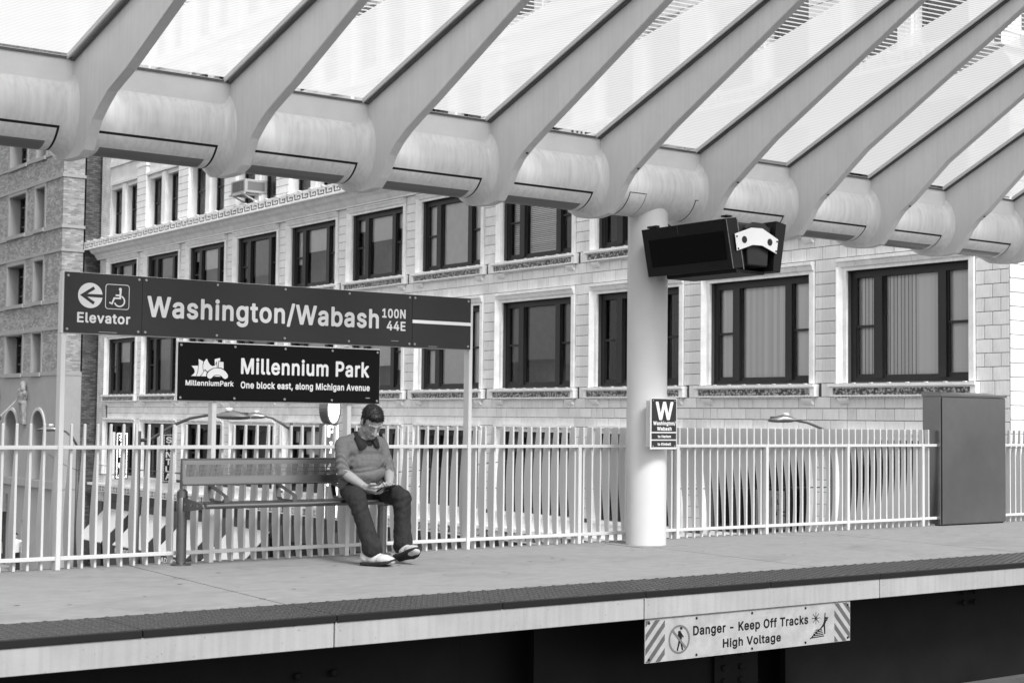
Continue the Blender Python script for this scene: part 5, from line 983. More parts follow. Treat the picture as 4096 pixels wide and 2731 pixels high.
# ================================================================== brick building at the left
BX = 22.47; BY = 63.0
br = thing('brick_building', (BX, BY, GZ), 'brown brick building with stone bands and arched lower windows at the left edge', 'building')
rows = [(-0.1, 1.2)]
WZ = [(12.31, 14.1), (9.16, 10.985), (5.98, 7.79), (2.88, 4.62)]
cols = [(65.25, 66.45, 'b'), (67.72, 70.02, 'a'), (72.2, 74.5, 'a'), (75.75, 76.95, 'b'), (79.0, 81.3, 'a'), (82.5, 83.7, 'b'), (86, 88.3, 'a'), (89.5, 90.7, 'b')]
hs = [(a, b, z0, z1) for a, b, t in cols for z0, z1 in WZ]
mb = MB(); wall_open(mb, 0, BX, BX + 0.9, (BY + 0.301, 110), (2.75, 30), hs); mb.build('brick_wall', BRICK, br)
MB().box(BX + 0.0, 40, BY + 0.0, BY + 0.3, 2.751, 30).build('side_wall', BRICK, br)
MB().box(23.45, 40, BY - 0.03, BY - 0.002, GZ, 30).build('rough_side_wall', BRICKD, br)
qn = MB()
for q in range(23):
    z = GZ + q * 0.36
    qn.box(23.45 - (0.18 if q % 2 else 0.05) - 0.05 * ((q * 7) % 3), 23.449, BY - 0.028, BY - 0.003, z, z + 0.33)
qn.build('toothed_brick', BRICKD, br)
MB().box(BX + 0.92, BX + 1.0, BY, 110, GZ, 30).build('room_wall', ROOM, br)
bd = MB()
for z0, z1 in ((2.74, 2.90), (4.66, 4.78), (5.80, 5.93), (7.97, 8.09), (8.97, 9.10), (11.13, 11.26), (12.2, 12.3), (14.2, 14.35)):
    bd.box(BX - 0.05, BX, BY - 0.05, 110, z0, z1).box(BX, 23.44, BY - 0.05, BY - 0.001, z0, z1)
bd.build('stone_band', LIME, br)
for a, b, t in cols[:5]:
    for z0, z1 in WZ:
        mb = MB(); e = 0.16
        mb.box(BX - 0.03, BX - 0.001, a - e, a, z0 - 0.02, z1 + 0.25).box(BX - 0.03, BX - 0.001, b, b + e, z0 - 0.02, z1 + 0.25).box(BX - 0.032, BX - 0.001, a, b, z1, z1 + 0.25).box(BX - 0.10, BX + 0.5, a - 0.06, b + 0.06, z0 - 0.16, z0)
        mb.box(BX - 0.001, BX + 0.55, b - 0.03, b, z0, z1).box(BX, BX + 0.55, a, a + 0.03, z0, z1).box(BX, BX + 0.55, a, b, z1 - 0.03, z1)
        mb.build('window_surround', LIME, br)
        W_ = MB().box(BX + 0.5, BX + 0.6, a + 0.03, a + 0.16, z0, z1).box(BX + 0.5, BX + 0.6, b - 0.16, b - 0.03, z0, z1).box(BX + 0.5, BX + 0.6, a + 0.03, b - 0.03, z1 - 0.12, z1 - 0.03).box(BX + 0.5, BX + 0.6, a + 0.03, b - 0.03, z0, z0 + 0.1).box(BX + 0.5, BX + 0.6, a + 0.03, b - 0.03, (z0 + z1) / 2 - 0.03, (z0 + z1) / 2 + 0.03).build('window', WOODF, br)
        MB().add([(BX + 0.56, a, z0), (BX + 0.56, b, z0), (BX + 0.56, b, z1), (BX + 0.56, a, z1)], [(0, 3, 2, 1)]).build('pane', GLASS, W_)
        gb_ = MB()
        for q in range(1, 4): yy = a + (b - a) * q / 4; gb_.box(BX + 0.53, BX + 0.555, yy - 0.012, yy + 0.012, z0 + 0.1, z1 - 0.12)
        for q in (0.27, 0.76): gb_.box(BX + 0.53, BX + 0.555, a + 0.16, b - 0.16, z0 + (z1 - z0) * q - 0.012, z0 + (z1 - z0) * q + 0.012)
        gb_.build('glazing_bars', mat('glazing_white', 0.4, 0.5), W_)
        if t == 'a': MB().box(BX + 0.66, BX + 0.67, a + 0.2, b - 1.0, z0 + 0.1, z1 - 0.15).build('curtain', mat('curtain_white', 0.75, 0.8), W_)
# stone base with arches
arch = [(65.95 - 0.0 - 0.83, 65.95 + 0.2, 0), (68.0, 69.75, 0), (72.6, 74.35, 0), (77, 78.75, 0)]
arch = [(64.5, 66.1), (68.0, 69.75), (71.8, 73.5), (75.3, 77.0)]
mb = MB(); wall_open(mb, 0, BX - 0.02, BX + 0.9, (BY + 0.201, 110), (-1.73, 2.739), [(a, b, -1.73, 1.25) for a, b in arch])
for a, b in arch:                                  # spandrels between the square hole and the round arch
    r = (b - a) / 2; c = (a + b) / 2; zc = 1.25 - r
    for sgn in (-1, 1):
        pts = [(c + sgn * r, 1.25)] + [(c + sgn * r * math.cos(rad(t)), zc + r * math.sin(rad(t))) for t in range(0, 91, 10)]
        mb.prism(pts, 0, BX - 0.02, BX + 0.9)
mb.box(BX - 0.019, 23.44, BY - 0.03, BY + 0.2, GZ, 2.739)
mb.build('stone_wall', LIME, br)
for a, b in arch:
    r = (b - a) / 2; c = (a + b) / 2; zc = 1.25 - r; tm = MB()
    for t in range(0, 180, 12):
        tm.prism([(c + q * math.cos(rad(u_)), zc + q * math.sin(rad(u_))) for q, u_ in ((r, t), (r + 0.13, t), (r + 0.13, t + 12), (r, t + 12))], 0, BX - 0.08, BX - 0.021)
    tm.build('arch_moulding', mat('limestone_light', 0.5, 0.8), br)
    W_ = MB().box(BX + 0.45, BX + 0.5, c - 0.04, c + 0.04, -1.7, 1.2).box(BX + 0.45, BX + 0.5, a, b, -0.5, -0.42).box(BX + 0.45, BX + 0.5, a, b, 0.35, 0.42).box(BX + 0.45, BX + 0.5, a, a + 0.1, -1.7, 0.6).box(BX + 0.45, BX + 0.5, b - 0.1, b, -1.7, 0.6).build('arched_window', WOODF, br)
    MB().add([(BX + 0.48, a, -1.7), (BX + 0.48, b, -1.7), (BX + 0.48, b, 1.24), (BX + 0.48, a, 1.24)], [(0, 3, 2, 1)]).build('pane', GLASS, W_)
MB().box(BX - 0.14, 23.44, BY - 0.06, 110, -2.05, -1.74).build('stone_band', LIME, br)
mb = MB(); wall_open(mb, 0, BX, BX + 0.6, (BY + 0.201, 110), (GZ, -2.051), [(66.35, 67.25, GZ, -3.55), (69.3, 73, GZ, -3.2)]); mb.build('base_wall', LIME, br)
MB().box(BX + 0.35, BX + 0.4, 66.35, 67.25, GZ, -3.55).build('doorway', SHOPD, br)
for yc in (67.05, 70.85, 74.6):                    # relief figures between the arches
    st = MB(); st.sphere((BX - 0.14, yc, 2.36), (0.15, 0.16, 0.19)).sphere((BX - 0.14, yc, 1.88), (0.19, 0.34, 0.32)).capsule((BX - 0.13, yc - 0.13, 1.6), (BX - 0.10, yc - 0.12, 0.95), 0.14, 0.12).capsule((BX - 0.13, yc + 0.13, 1.6), (BX - 0.10, yc + 0.12, 0.95), 0.14, 0.12)
    st.capsule((BX - 0.2, yc - 0.36, 2.0), (BX - 0.24, yc - 0.1, 1.65), 0.09, 0.07).capsule((BX - 0.2, yc + 0.36, 2.0), (BX - 0.24, yc + 0.1, 1.7), 0.09, 0.07).sphere((BX - 0.2, yc + 0.1, 2.1), (0.14, 0.2, 0.13)).sphere((BX - 0.2, yc - 0.16, 2.2), (0.12, 0.14, 0.13)).sphere((BX - 0.2, yc, 1.6), (0.15, 0.26, 0.12)).box(BX - 0.20, BX - 0.02, yc - 0.22, yc + 0.22, 0.62, 0.9)
    me = remesh(st, 'stone_figure', None, voxel=0.035, smooth=2); link('stone_figure', me, mat('statue_stone', 0.26, 0.85, var=0.5, scale=7, bump=0.6, bscale=9), br, smooth=True)
cn = thing('entrance_canopy', (21.5, 72, -3), 'flat grey ribbed entrance canopy on the brick building at the far left', 'canopy')
MB().prism([(20.8, -2.9), (20.8, -3.3), (BX - 0.01, -3.3), (BX - 0.01, -2.5)], 1, 69.2, 78).build('canopy_roof', mat('canopy_metal', 0.14, 0.5, var=0.2), cn)
MB().box(20.75, 20.799, 69.2, 78, -3.32, -2.86).build('canopy_edge', mat('canopy_edge', 0.09, 0.5), cn)
fl = thing('flagpole', (22.3, 67.0, 1.0), 'thin pale flagpole slanting from the brick building beside the stone figure', 'flagpole')
MB().ring([(22.3, 67.6, 1.75), (20.6, 68.6, -0.3)], 0.035, 8).build('pole', mat('pole_pale', 0.4, 0.5), fl)
MB().sphere((21.6, 68.0, 0.91), 0.12).build('ball', LAMPH, fl, smooth=True)
# ================================================================== street furniture and shop signs
def lamp(label, head, d, arm, pole, pr, pz0=GZ, s=1.0):
    """cobra head street lamp; d: direction the head points in plan"""
    L = thing('street_lamp', (pole[0][0], pole[0][1], GZ), label, 'street lamp', 'street lamps along the side street')
    MB().ring(pole, pr, 14).build('pole', LAMP, L, smooth=True)
    MB().ring(arm, [pr * 0.75 + (pr * 0.5 - pr * 0.75) * i / (len(arm) - 1) for i in range(len(arm))], 10).build('arm', LAMP, L, smooth=True)
    d = Vector(d).normalized(); n = Vector((-d.y, d.x, 0)); h = Vector(head); mb = MB()
    prof = [(-0.42, 0.06, 0.03, 0.03), (-0.30, 0.09, 0.07, 0.05), (-0.05, 0.14, 0.11, 0.06), (0.15, 0.15, 0.08, 0.06), (0.34, 0.13, 0.04, 0.05), (0.42, 0.08, 0.0, 0.04)]
    for t, w, up_, dn_ in prof:
        for q in range(10):
            a = 2 * math.pi * q / 10; z = math.sin(a); mb.v.append(h + d * t * s + n * w * s * math.cos(a) + Vector((0, 0, (up_ if z > 0 else dn_) * z * s * 1.5)))
    for i in range(len(prof) - 1):
        for q in range(10): mb.f.append((i * 10 + q, i * 10 + (q + 1) % 10, (i + 1) * 10 + (q + 1) % 10, (i + 1) * 10 + q))
    mb.f += [tuple(range(10)), tuple(50 + q for q in range(10))]
    hd = mb.build('lamp_head', LAMPH, L); autosmooth(hd, 40)
    p = h + d * (-0.12) * s
    MB().lathe([(0.06 * s, 0.05 * s), (0.11 * s, 0.05 * s), (0.14 * s, 0.09 * s), (0.19 * s, 0.10 * s), (0.215 * s, 0.06 * s), (0.22 * s, 0.0001)], p, 2, 14).build('photocell', SIGNW, hd)
    fins = MB()
    for q in range(6): c = h + d * (0.08 + q * 0.05) * s; fins.add([c + n * 0.1 * s + Vector((0, 0, 0.05 * s)), c - n * 0.1 * s + Vector((0, 0, 0.05 * s)), c - n * 0.1 * s + Vector((0, 0, 0.10 * s)), c + n * 0.1 * s + Vector((0, 0, 0.10 * s)), c + d * 0.02 * s + n * 0.1 * s + Vector((0, 0, 0.05 * s)), c + d * 0.02 * s - n * 0.1 * s + Vector((0, 0, 0.05 * s)), c + d * 0.02 * s - n * 0.1 * s + Vector((0, 0, 0.10 * s)), c + d * 0.02 * s + n * 0.1 * s + Vector((0, 0, 0.10 * s))], [(0, 1, 2, 3), (7, 6, 5, 4), (3, 2, 6, 7), (0, 3, 7, 4), (1, 5, 6, 2)])
    fins.build('cooling_fins', LAMP, hd)
    return L
lamp('largest street lamp with a long arched arm, its head just under the black sign', (16.87, 34.80, 1.11), (0.8, -0.6, 0), [(14.984, 36.213, 0.491), (15.211, 36.049, 0.50), (15.453, 35.857, 0.697), (15.697, 35.667, 0.893), (15.992, 35.441, 1.05), (16.34, 35.181, 1.13), (16.62, 34.98, 1.13)], [(14.98, 36.21, GZ), (14.98, 36.21, 0.72)], 0.062)
lamp('smaller street lamp with its arm reaching left, just behind the large lamp head', (21.80, 43.6, 1.10), (-0.85, 0.55, 0), [(22.785, 42.902, 0.688), (22.49, 43.103, 0.919), (22.294, 43.237, 1.055), (22.102, 43.375, 1.11), (21.9, 43.52, 1.115)], [(22.78, 42.9, GZ), (22.78, 42.9, 0.92)], 0.05, s=0.9)
lamp('small far street lamp in front of the arched stone base at the left', (20.76, 59.28, 0.50), (-0.8, 0.55, 0), [(21.743, 58.598, -0.205), (21.553, 58.711, 0.205), (21.322, 58.866, 0.428), (21.0, 59.1, 0.503)], [(21.74, 58.6, GZ), (21.74, 58.6, -0.2)], 0.065)
lamp('street lamp head poking above the right fence section left of the steel cabinet', (21.28, 20.41, 1.165), (-0.8, 0.6, 0), [(22.07, 19.86, 0.79), (21.909, 19.963, 1.002), (21.8, 20.039, 1.057), (21.675, 20.127, 1.117), (21.45, 20.29, 1.165)], [(22.07, 19.86, GZ), (22.07, 19.86, 0.95)], 0.04, s=0.62)
def awning(k, label):
    a, b = o0(k) + 0.1, o1(k) - 0.15; A_ = thing('awning', (FX, (a + b) / 2, -3), label, 'awning', 'pale shop awnings under the tile building')
    xf = 22.75
    MB().add([(FX - 0.03, a, -2.75), (FX - 0.03, b, -2.75), (xf, b, -3.93), (xf, a, -3.93), (FX - 0.03, a, -2.79), (FX - 0.03, b, -2.79), (xf, b, -3.97), (xf, a, -3.97)], [(0, 1, 2, 3), (7, 6, 5, 4), (0, 4, 5, 1), (1, 5, 6, 2), (2, 6, 7, 3), (3, 7, 4, 0)]).build('canvas', AWN, A_)
    MB().box(xf - 0.01, xf + 0.01, a, b, -4.30, -3.96).build('valance', AWND, A_)
    MB().add([(FX - 0.03, a + 0.01, -2.8), (FX - 0.03, a + 0.01, -4.0), (xf, a + 0.01, -4.0)], [(0, 1, 2)]).build('end_cheek', AWND, A_) 
    if k in (8, 9): fx('MADISON', b - 0.3, a + 0.5, -4.24, 0.2, SIGNW, A_, xf - 0.0112)
    return A_
for k, lab in ((10, 'white shop awning nearest the brick building'), (9, 'white shop awning behind the tall lamp pole'), (8, 'pale shop awning behind the left bench post'), (7, 'pale shop awning behind the middle of the bench')): awning(k, lab)
# marquee sign with bulbs
def marquee(x, y, label, lit):
    m_ = thing('marquee_sign', (x, y, -0.5), label, 'sign')
    w, z0, z1 = 0.27, -1.44, 0.42
    MB().box(x - w, x + w, y - 0.12, y + 0.12, z0, z1).build('sign_box', BLACK, m_)
    MB().box(x - w - 0.11, x - w - 0.005, y - 0.1, y + 0.1, z0, z1).build('white_edge', mat('sign_edge', 0.6, 0.5), m_)
    bm_ = MB(); zz = z0 + 0.06
    while zz < z1 - 0.03: bm_.sphere((x - w + 0.07, y - 0.13, zz), 0.026, 8, 5); bm_.sphere((x + w - 0.07, y - 0.13, zz), 0.026, 8, 5); zz += 0.062
    for q in range(1, 6): bm_.sphere((x - w + 0.07 + q * 0.066, y - 0.13, z1 - 0.06), 0.026, 8, 5); bm_.sphere((x - w + 0.07 + q * 0.066, y - 0.13, z0 + 0.06), 0.026, 8, 5)
    bm_.build('bulb_row', lit, m_)['kind'] = 'stuff'
    for q, ch in enumerate('SANTUA'): text(ch, m_, lit, x - 0.115, x + 0.115, z1 - 0.36 - q * 0.275, 0.235, (0, y - 0.123, 0), (1, 0, 0), (0, 0, 1))
marquee(23.47, 58.53, 'lit vertical sign with bulb border in front of the farthest ground floor window', LITW)
marquee(23.70, 54.5, 'dim vertical bulb sign behind the bench end, right of the brightly lit one', mat('unlit_sign', 0.42, 0.6))
# pizza sign
ps = thing('pizza_sign', (23.35, 41.2, -0.4), 'lit blade sign reading PIZZA with an oval top, left of the seated person', 'sign')
px0, py0 = 23.30, 41.27
MB().box(px0 - 0.24, px0 + 0.24, py0, py0 + 0.34, -2.0, 0.92).build('sign_box', mat('pizza_box', 0.12, 0.4), ps)
ov = []
def oval(rx, rz, cx, cz, n=28): return [(cx + rx * math.cos(2 * math.pi * i / n), cz + rz * math.sin(2 * math.pi * i / n)) for i in range(n)]
MB().prism(oval(0.255, 0.50, px0 + 0.02, 1.38), 1, py0 - 0.10, py0 + 0.38).build('oval_rim', mat('oval_rim', 0.15, 0.3, metal=0.5), ps)
MB().prism(oval(0.205, 0.45, px0 + 0.02, 1.38), 1, py0 - 0.105, py0 - 0.101).build('oval_face', LITW, ps)
for q, ch in enumerate('IZZ'): text(ch, ps, mat('oval_letter', 0.1, 0.5), px0 - 0.03, px0 + 0.07, 1.44 - q * 0.17, 0.12, (0, py0 - 0.1065, 0), (1, 0, 0), (0, 0, 1))
for q, ch in enumerate('PIZZA'): text(ch, ps, LITN, px0 - (0.05 if ch == 'I' else 0.13), px0 + (0.05 if ch == 'I' else 0.13), 0.50 - q * 0.5, 0.36, (0, py0 - 0.012, 0), (1, 0, 0), (0, 0, 1), thick=0.01)
for sx in (-0.215, 0.215): MB().ring([(px0 + sx, py0 - 0.01, -1.97), (px0 + sx, py0 - 0.01, 0.87)], 0.022, 8).build('neon_tube', LITN, ps)
# overhead wires
for q, (a, b, lab) in enumerate([((22.47, 64.0, -0.6), (15.0, 36.2, -0.3), 'thin overhead wire running left from the tall lamp pole'), ((15.0, 36.2, -0.25), (23.9, 30.0, 0.35), 'thin overhead wire running right from the tall lamp pole'), ((23.9, 62.0, -1.0), (22.1, 19.9, -0.1), 'thin overhead wire strung along the tile building')]):
    pts = []
    for i in range(15):
        t = i / 14; p = Vector(a).lerp(Vector(b), t); p.z -= 0.35 * 4 * t * (1 - t); pts.append(p)
    o = MB().ring(pts, 0.012, 5).build('overhead_wire', LAMP); tagit(o, lab, 'wire')
# ================================================================== the seated person
V3 = Vector
def wrap_mesh(mb, name, m, parent, voxel, smooth, fold=None):
    me = remesh(mb, name, None, voxel=voxel, smooth=smooth)
    if fold:
        nm = [v.normal.copy() for v in me.vertices]
        for v, n in zip(me.vertices, nm): v.co += n * fold(v.co)
    return link(name, me, m, parent, smooth=True)
# joints in metres on the platform; he sits turned a little towards the tracks
hipR, hipL = V3((6.19, 10.62, 0.56)), V3((6.45, 10.64, 0.56))
knR, knL = V3((6.00, 10.21, 0.505)), V3((6.40, 10.20, 0.505))
anR, anL = V3((6.085, 10.11, 0.115)), V3((6.41, 10.19, 0.13))
shR, shL = V3((6.075, 10.58, 0.915)), V3((6.435, 10.60, 0.915))
elR, elL = V3((6.035, 10.50, 0.705)), V3((6.465, 10.50, 0.70))
wrR, wrL = V3((6.10, 10.25, 0.590)), V3((6.325, 10.27, 0.60))
HC = V3((6.258, 10.425, 1.108))
hf = V3((-0.10, -0.72, -0.68)).normalized(); hr = V3((-0.97, 0.16, 0.0)).normalized(); hr = (hr - hf * hr.dot(hf)).normalized(); hu = hr.cross(hf)
HM = Matrix((hr, hf, hu)).transposed()
def H(x, y, z): return HC + hr * x + hf * y + hu * z
b = MB()
b.sphere(H(0, -0.012, 0.012), (0.077, 0.098, 0.088), 20, 14, HM).sphere(H(0, 0.032, -0.045), (0.060, 0.060, 0.082), 18, 12, HM).sphere(H(0, 0.058, -0.108), (0.036, 0.036, 0.028), 14, 10, HM)
for s in (-1, 1):
    b.sphere(H(s * 0.048, 0.01, -0.078), (0.022, 0.040, 0.030), 12, 8, HM).sphere(H(s * 0.034, 0.054, -0.046), (0.022, 0.024, 0.030), 12, 8, HM)
    b.sphere(H(s * 0.080, -0.012, -0.030), (0.012, 0.022, 0.034), 12, 8, HM).sphere(H(s * 0.014, 0.100, -0.056), 0.0095, 10, 6)
    b.capsule(H(s * 0.010, 0.084, 0.012), H(s * 0.05, 0.068, 0.010), 0.012, 0.010, 10).sphere(H(s * 0.031, 0.070, -0.014), 0.0125, 10, 7)
b.capsule(H(0, 0.088, 0.002), H(0, 0.113, -0.052), 0.010, 0.0155, 12).capsule(H(-0.019, 0.082, -0.080), H(0.019, 0.082, -0.080), 0.0085, 0.0085, 10).capsule(H(-0.016, 0.079, -0.095), H(0.016, 0.079, -0.095), 0.0085, 0.0085, 10)
b.capsule(H(0, -0.035, -0.06), V3((6.26, 10.57, 0.955)), 0.056, 0.066, 18)
b.capsule(V3((6.26, 10.58, 0.92)), V3((6.31, 10.62, 0.62)), 0.105, 0.10, 18).capsule(shR, shL, 0.055, 0.055)
for s_, e_, w_ in ((shR, elR, wrR), (shL, elL, wrL)): b.capsule(s_, e_, 0.048, 0.040).capsule(e_, e_.lerp(w_, 0.35), 0.040, 0.041).capsule(e_.lerp(w_, 0.35), w_, 0.041, 0.027)
for h_, k_, a_ in ((hipR, knR, anR), (hipL, knL, anL)): b.capsule(h_, k_, 0.078, 0.055).capsule(k_, a_, 0.052, 0.038)
# hands: palm, four fingers of unequal length, thumb
def hand(w, palm_dir, across, normal, curl, thumb_side, L=1.0):
    p0 = w; k = w + palm_dir * 0.085; wd = across
    b.capsule(p0, k, 0.024, 0.022, 12).capsule(p0 + wd * 0.018, k + wd * 0.028, 0.018, 0.014, 10).capsule(p0 - wd * 0.018, k - wd * 0.028, 0.018, 0.014, 10)
    for q, ln in zip((0.030, 0.010, -0.010, -0.030), (0.068, 0.078, 0.073, 0.058)):
        a = k + wd * q; d1 = (palm_dir + normal * curl * 0.5).normalized(); d2 = (palm_dir * 0.5 + normal * curl * 1.2).normalized(); d3 = (palm_dir * -0.1 + normal * curl * 1.3).normalized()
        c1 = a + d1 * ln * 0.48; c2 = c1 + d2 * ln * 0.34; c3 = c2 + d3 * ln * 0.22
        b.capsule(a, c1, 0.0098, 0.0092, 8).capsule(c1, c2, 0.0092, 0.0085, 8).capsule(c2, c3, 0.0085, 0.0072, 8)
    t0 = p0 + palm_dir * 0.03 + wd * 0.028 * thumb_side; t1 = t0 + (palm_dir * 0.6 + wd * 0.7 * thumb_side - normal * 0.1).normalized() * 0.038; t2 = t1 + (palm_dir * 0.95 + wd * 0.1 * thumb_side + normal * 0.25).normalized() * 0.034
    b.capsule(t0, t1, 0.014, 0.011, 9).capsule(t1, t2, 0.011, 0.009, 9)
pdR = V3((0.55, -0.80, -0.20)).normalized(); nR = V3((0.55, 0.35, 0.5)).normalized(); acR = nR.cross(pdR).normalized()
hand(wrR, pdR, acR, nR, 0.85, -1)
pdL = V3((-0.68, -0.70, -0.16)).normalized(); nL = V3((-0.35, 0.2, 0.75)).normalized(); acL = nL.cross(pdL).normalized()
hand(wrL, pdL, acL, nL, 0.8, 1)
me = remesh(b, 'person', None, voxel=0.0048, smooth=3)
per = link('person', me, SKIN, None, smooth=True)
ORG[per.name] = V3((0, 0, 0))
tagit(per, 'seated person in a grey sweater, dark jeans and white shoes looking down at a phone', 'person')
# hair: a cap with short strands
hb = MB().sphere(H(0, -0.030, 0.036), (0.083, 0.098, 0.080), 22, 14, HM).sphere(H(0, -0.060, -0.020), (0.074, 0.060, 0.070), 16, 10, HM).sphere(H(0, 0.040, 0.072), (0.060, 0.040, 0.034), 14, 10, HM)
for s in (-1, 1): hb.capsule(H(s * 0.074, 0.010, 0.02), H(s * 0.074, 0.012, -0.022), 0.012, 0.006, 8)
rh = random.Random(3)
hm = remesh(hb, 'hair', None, voxel=0.006, smooth=2)
for v in hm.vertices: v.co += v.normal * (0.0045 * noise.noise(v.co * 70) + 0.003 * noise.noise(v.co * 160))
hv = [(v.co.copy(), v.normal.copy()) for v in hm.vertices]
st = MB()
for q in range(3500):
    p, n = rh.choice(hv); loc = p - HC; zl, yl = loc.dot(hu), loc.dot(hf)
    if zl < -0.075 or (yl > 0.02 and zl < 0.045 and rh.random() < 0.85): continue
    d = (n * 0.32 + hf * 0.75 - hu * 0.25 + V3((rh.uniform(-.3, .3), rh.uniform(-.3, .3), rh.uniform(-.3, .3)))).normalized(); L = rh.uniform(0.008, 0.018)
    a = d.orthogonal().normalized() * 0.0016; c = d.cross(a).normalized() * 0.0016; p = p - n * 0.002
    st.add([p + a, p - a * 0.5 + c, p - a * 0.5 - c, p + d * L], [(0, 1, 3), (1, 2, 3), (2, 0, 3)])
for q in range(420):                               # thicker tufts on top and along the fringe
    p, n = rh.choice(hv); loc = p - HC; zl, yl = loc.dot(hu), loc.dot(hf)
    if zl < 0.0 or (yl > 0.02 and zl < 0.06): continue
    d = (n * 0.5 + hf * 0.55 - hu * 0.1 + V3((rh.uniform(-.35, .35), rh.uniform(-.35, .35), rh.uniform(-.35, .35)))).normalized(); L = rh.uniform(0.016, 0.032) * (1.15 if yl > 0.03 else 0.8)
    a = d.orthogonal().normalized() * 0.0042; c = d.cross(a).normalized() * 0.0042; p = p - n * 0.003
    st.add([p + a, p - a * 0.5 + c, p - a * 0.5 - c, p + d * L], [(0, 1, 3), (1, 2, 3), (2, 0, 3)])
hm2 = st.mesh('hair'); bmh = bmesh.new(); bmh.from_mesh(hm); bmh.from_mesh(hm2); bmh.to_mesh(hm); bmh.free()
link('hair', hm, HAIR, per, smooth=True)
for s in (-1, 1):
    MB().ring([H(s * 0.016, 0.094, 0.014), H(s * 0.032, 0.088, 0.019), H(s * 0.052, 0.074, 0.012)], [0.0015, 0.0026, 0.001], 8).build('eyebrow', mat('brow_hair', 0.05, 0.8), per, smooth=True)
    MB().ring([H(s * 0.020, 0.082, -0.019), H(s * 0.031, 0.0845, -0.0215), H(s * 0.042, 0.078, -0.018)], [0.001, 0.0018, 0.001], 6).build('eyelid_line', mat('lash_dark', 0.02, 0.7), per)
MB().ring([H(-0.024, 0.083, -0.089), H(0, 0.092, -0.0875), H(0.024, 0.083, -0.089)], [0.001, 0.0016, 0.001], 6).build('mouth_line', mat('lip_dark', 0.10, 0.6), per)
# sweater
w = MB()
w.sphere((6.275, 10.565, 0.685), (0.166, 0.140, 0.105), 22, 14).sphere((6.265, 10.565, 0.775), (0.168, 0.124, 0.120), 22, 14).sphere((6.255, 10.575, 0.875), (0.185, 0.118, 0.100), 22, 14)
w.capsule(shR + V3((0.02, 0, 0)), shL - V3((0.02, 0, 0)), 0.070, 0.070, 18).capsule(V3((6.15, 10.58, 0.945)), V3((6.24, 10.56, 0.975)), 0.055, 0.055).capsule(V3((6.38, 10.59, 0.945)), V3((6.29, 10.56, 0.975)), 0.055, 0.055)
for s_, e_, w_ in ((shR, elR, wrR), (shL, elL, wrL)):
    w.capsule(s_, e_, 0.062, 0.050, 18).capsule(e_, e_.lerp(w_, 0.14), 0.050, 0.046, 18)
w.capsule((6.15, 10.56, 0.615), (6.42, 10.58, 0.615), 0.105, 0.100, 18)
def fold_sweater(p):
    f = 0.0022 * noise.noise(p * 34) + 0.004 * noise.noise(V3((p.x * 9, p.y * 9, p.z * 22)))
    for s_, e_ in ((shR, elR), (shL, elL)):
        d = e_ - s_; t = (p - s_).dot(d) / d.length_squared; r = (p - s_ - d * t).length
        if 0.25 < t < 1.25 and r < 0.085:
            ww = min(1, (t - 0.25) * 2.5); f += ww * 0.0060 * math.sin(t * 26 + 3.5 * math.sin(p.x * 40 + p.y * 18))
    g_ = math.exp(-((p.z - 0.715 - 0.02 * math.sin((p.x - 6.27) * 9)) / 0.011) ** 2)      # crease above the belly
    if p.y < 10.56 and 6.11 < p.x < 6.42: f -= 0.012 * g_
    g2 = math.exp(-((p.z - 0.60) / 0.008) ** 2); f -= 0.004 * g2
    return f
wrap_mesh(w, 'sweater', SWEAT, per, 0.0062, 5, fold_sweater)
# black polo collar: a folded band round the neck whose two points lie on the chest
cl = MB(); n = 48; rows_ = [[], [], [], []]
for i in range(n + 1):
    deg = -70 + 320 * i / n; a = rad(deg); c_, s_ = math.cos(a), math.sin(a); front = max(0.0, -s_)
    tip = 0.75 * math.exp(-((deg + 46) / 15.0) ** 2) + 1.15 * math.exp(-((deg - 224) / 17.0) ** 2)
    C0 = V3((6.258, 10.548, 0)); zt = 1.022 - 0.075 * front
    for row, (rr, dz) in zip(rows_, ((0.068, -0.030), (0.074, 0.0), (0.082, 0.001), (0.112 + 0.018 * tip, -0.042 - 0.046 * tip))):
        row.append(C0 + V3((rr * c_, rr * s_ * 1.02, zt + dz)))
m_ = n + 1
for row in rows_: cl.v += [tuple(p) for p in row]
for q in range(3):
    for i in range(n): cl.f.append((q * m_ + i, q * m_ + i + 1, (q + 1) * m_ + i + 1, (q + 1) * m_ + i))
cl.add([(6.225, 10.478, 0.955), (6.291, 10.478, 0.955), (6.275, 10.448, 0.918), (6.241, 10.448, 0.918)], [(0, 1, 2, 3)])
co_ = cl.build('shirt_collar', SHIRT, per, smooth=True); so_ = co_.modifiers.new('thick', 'SOLIDIFY'); so_.thickness = 0.005
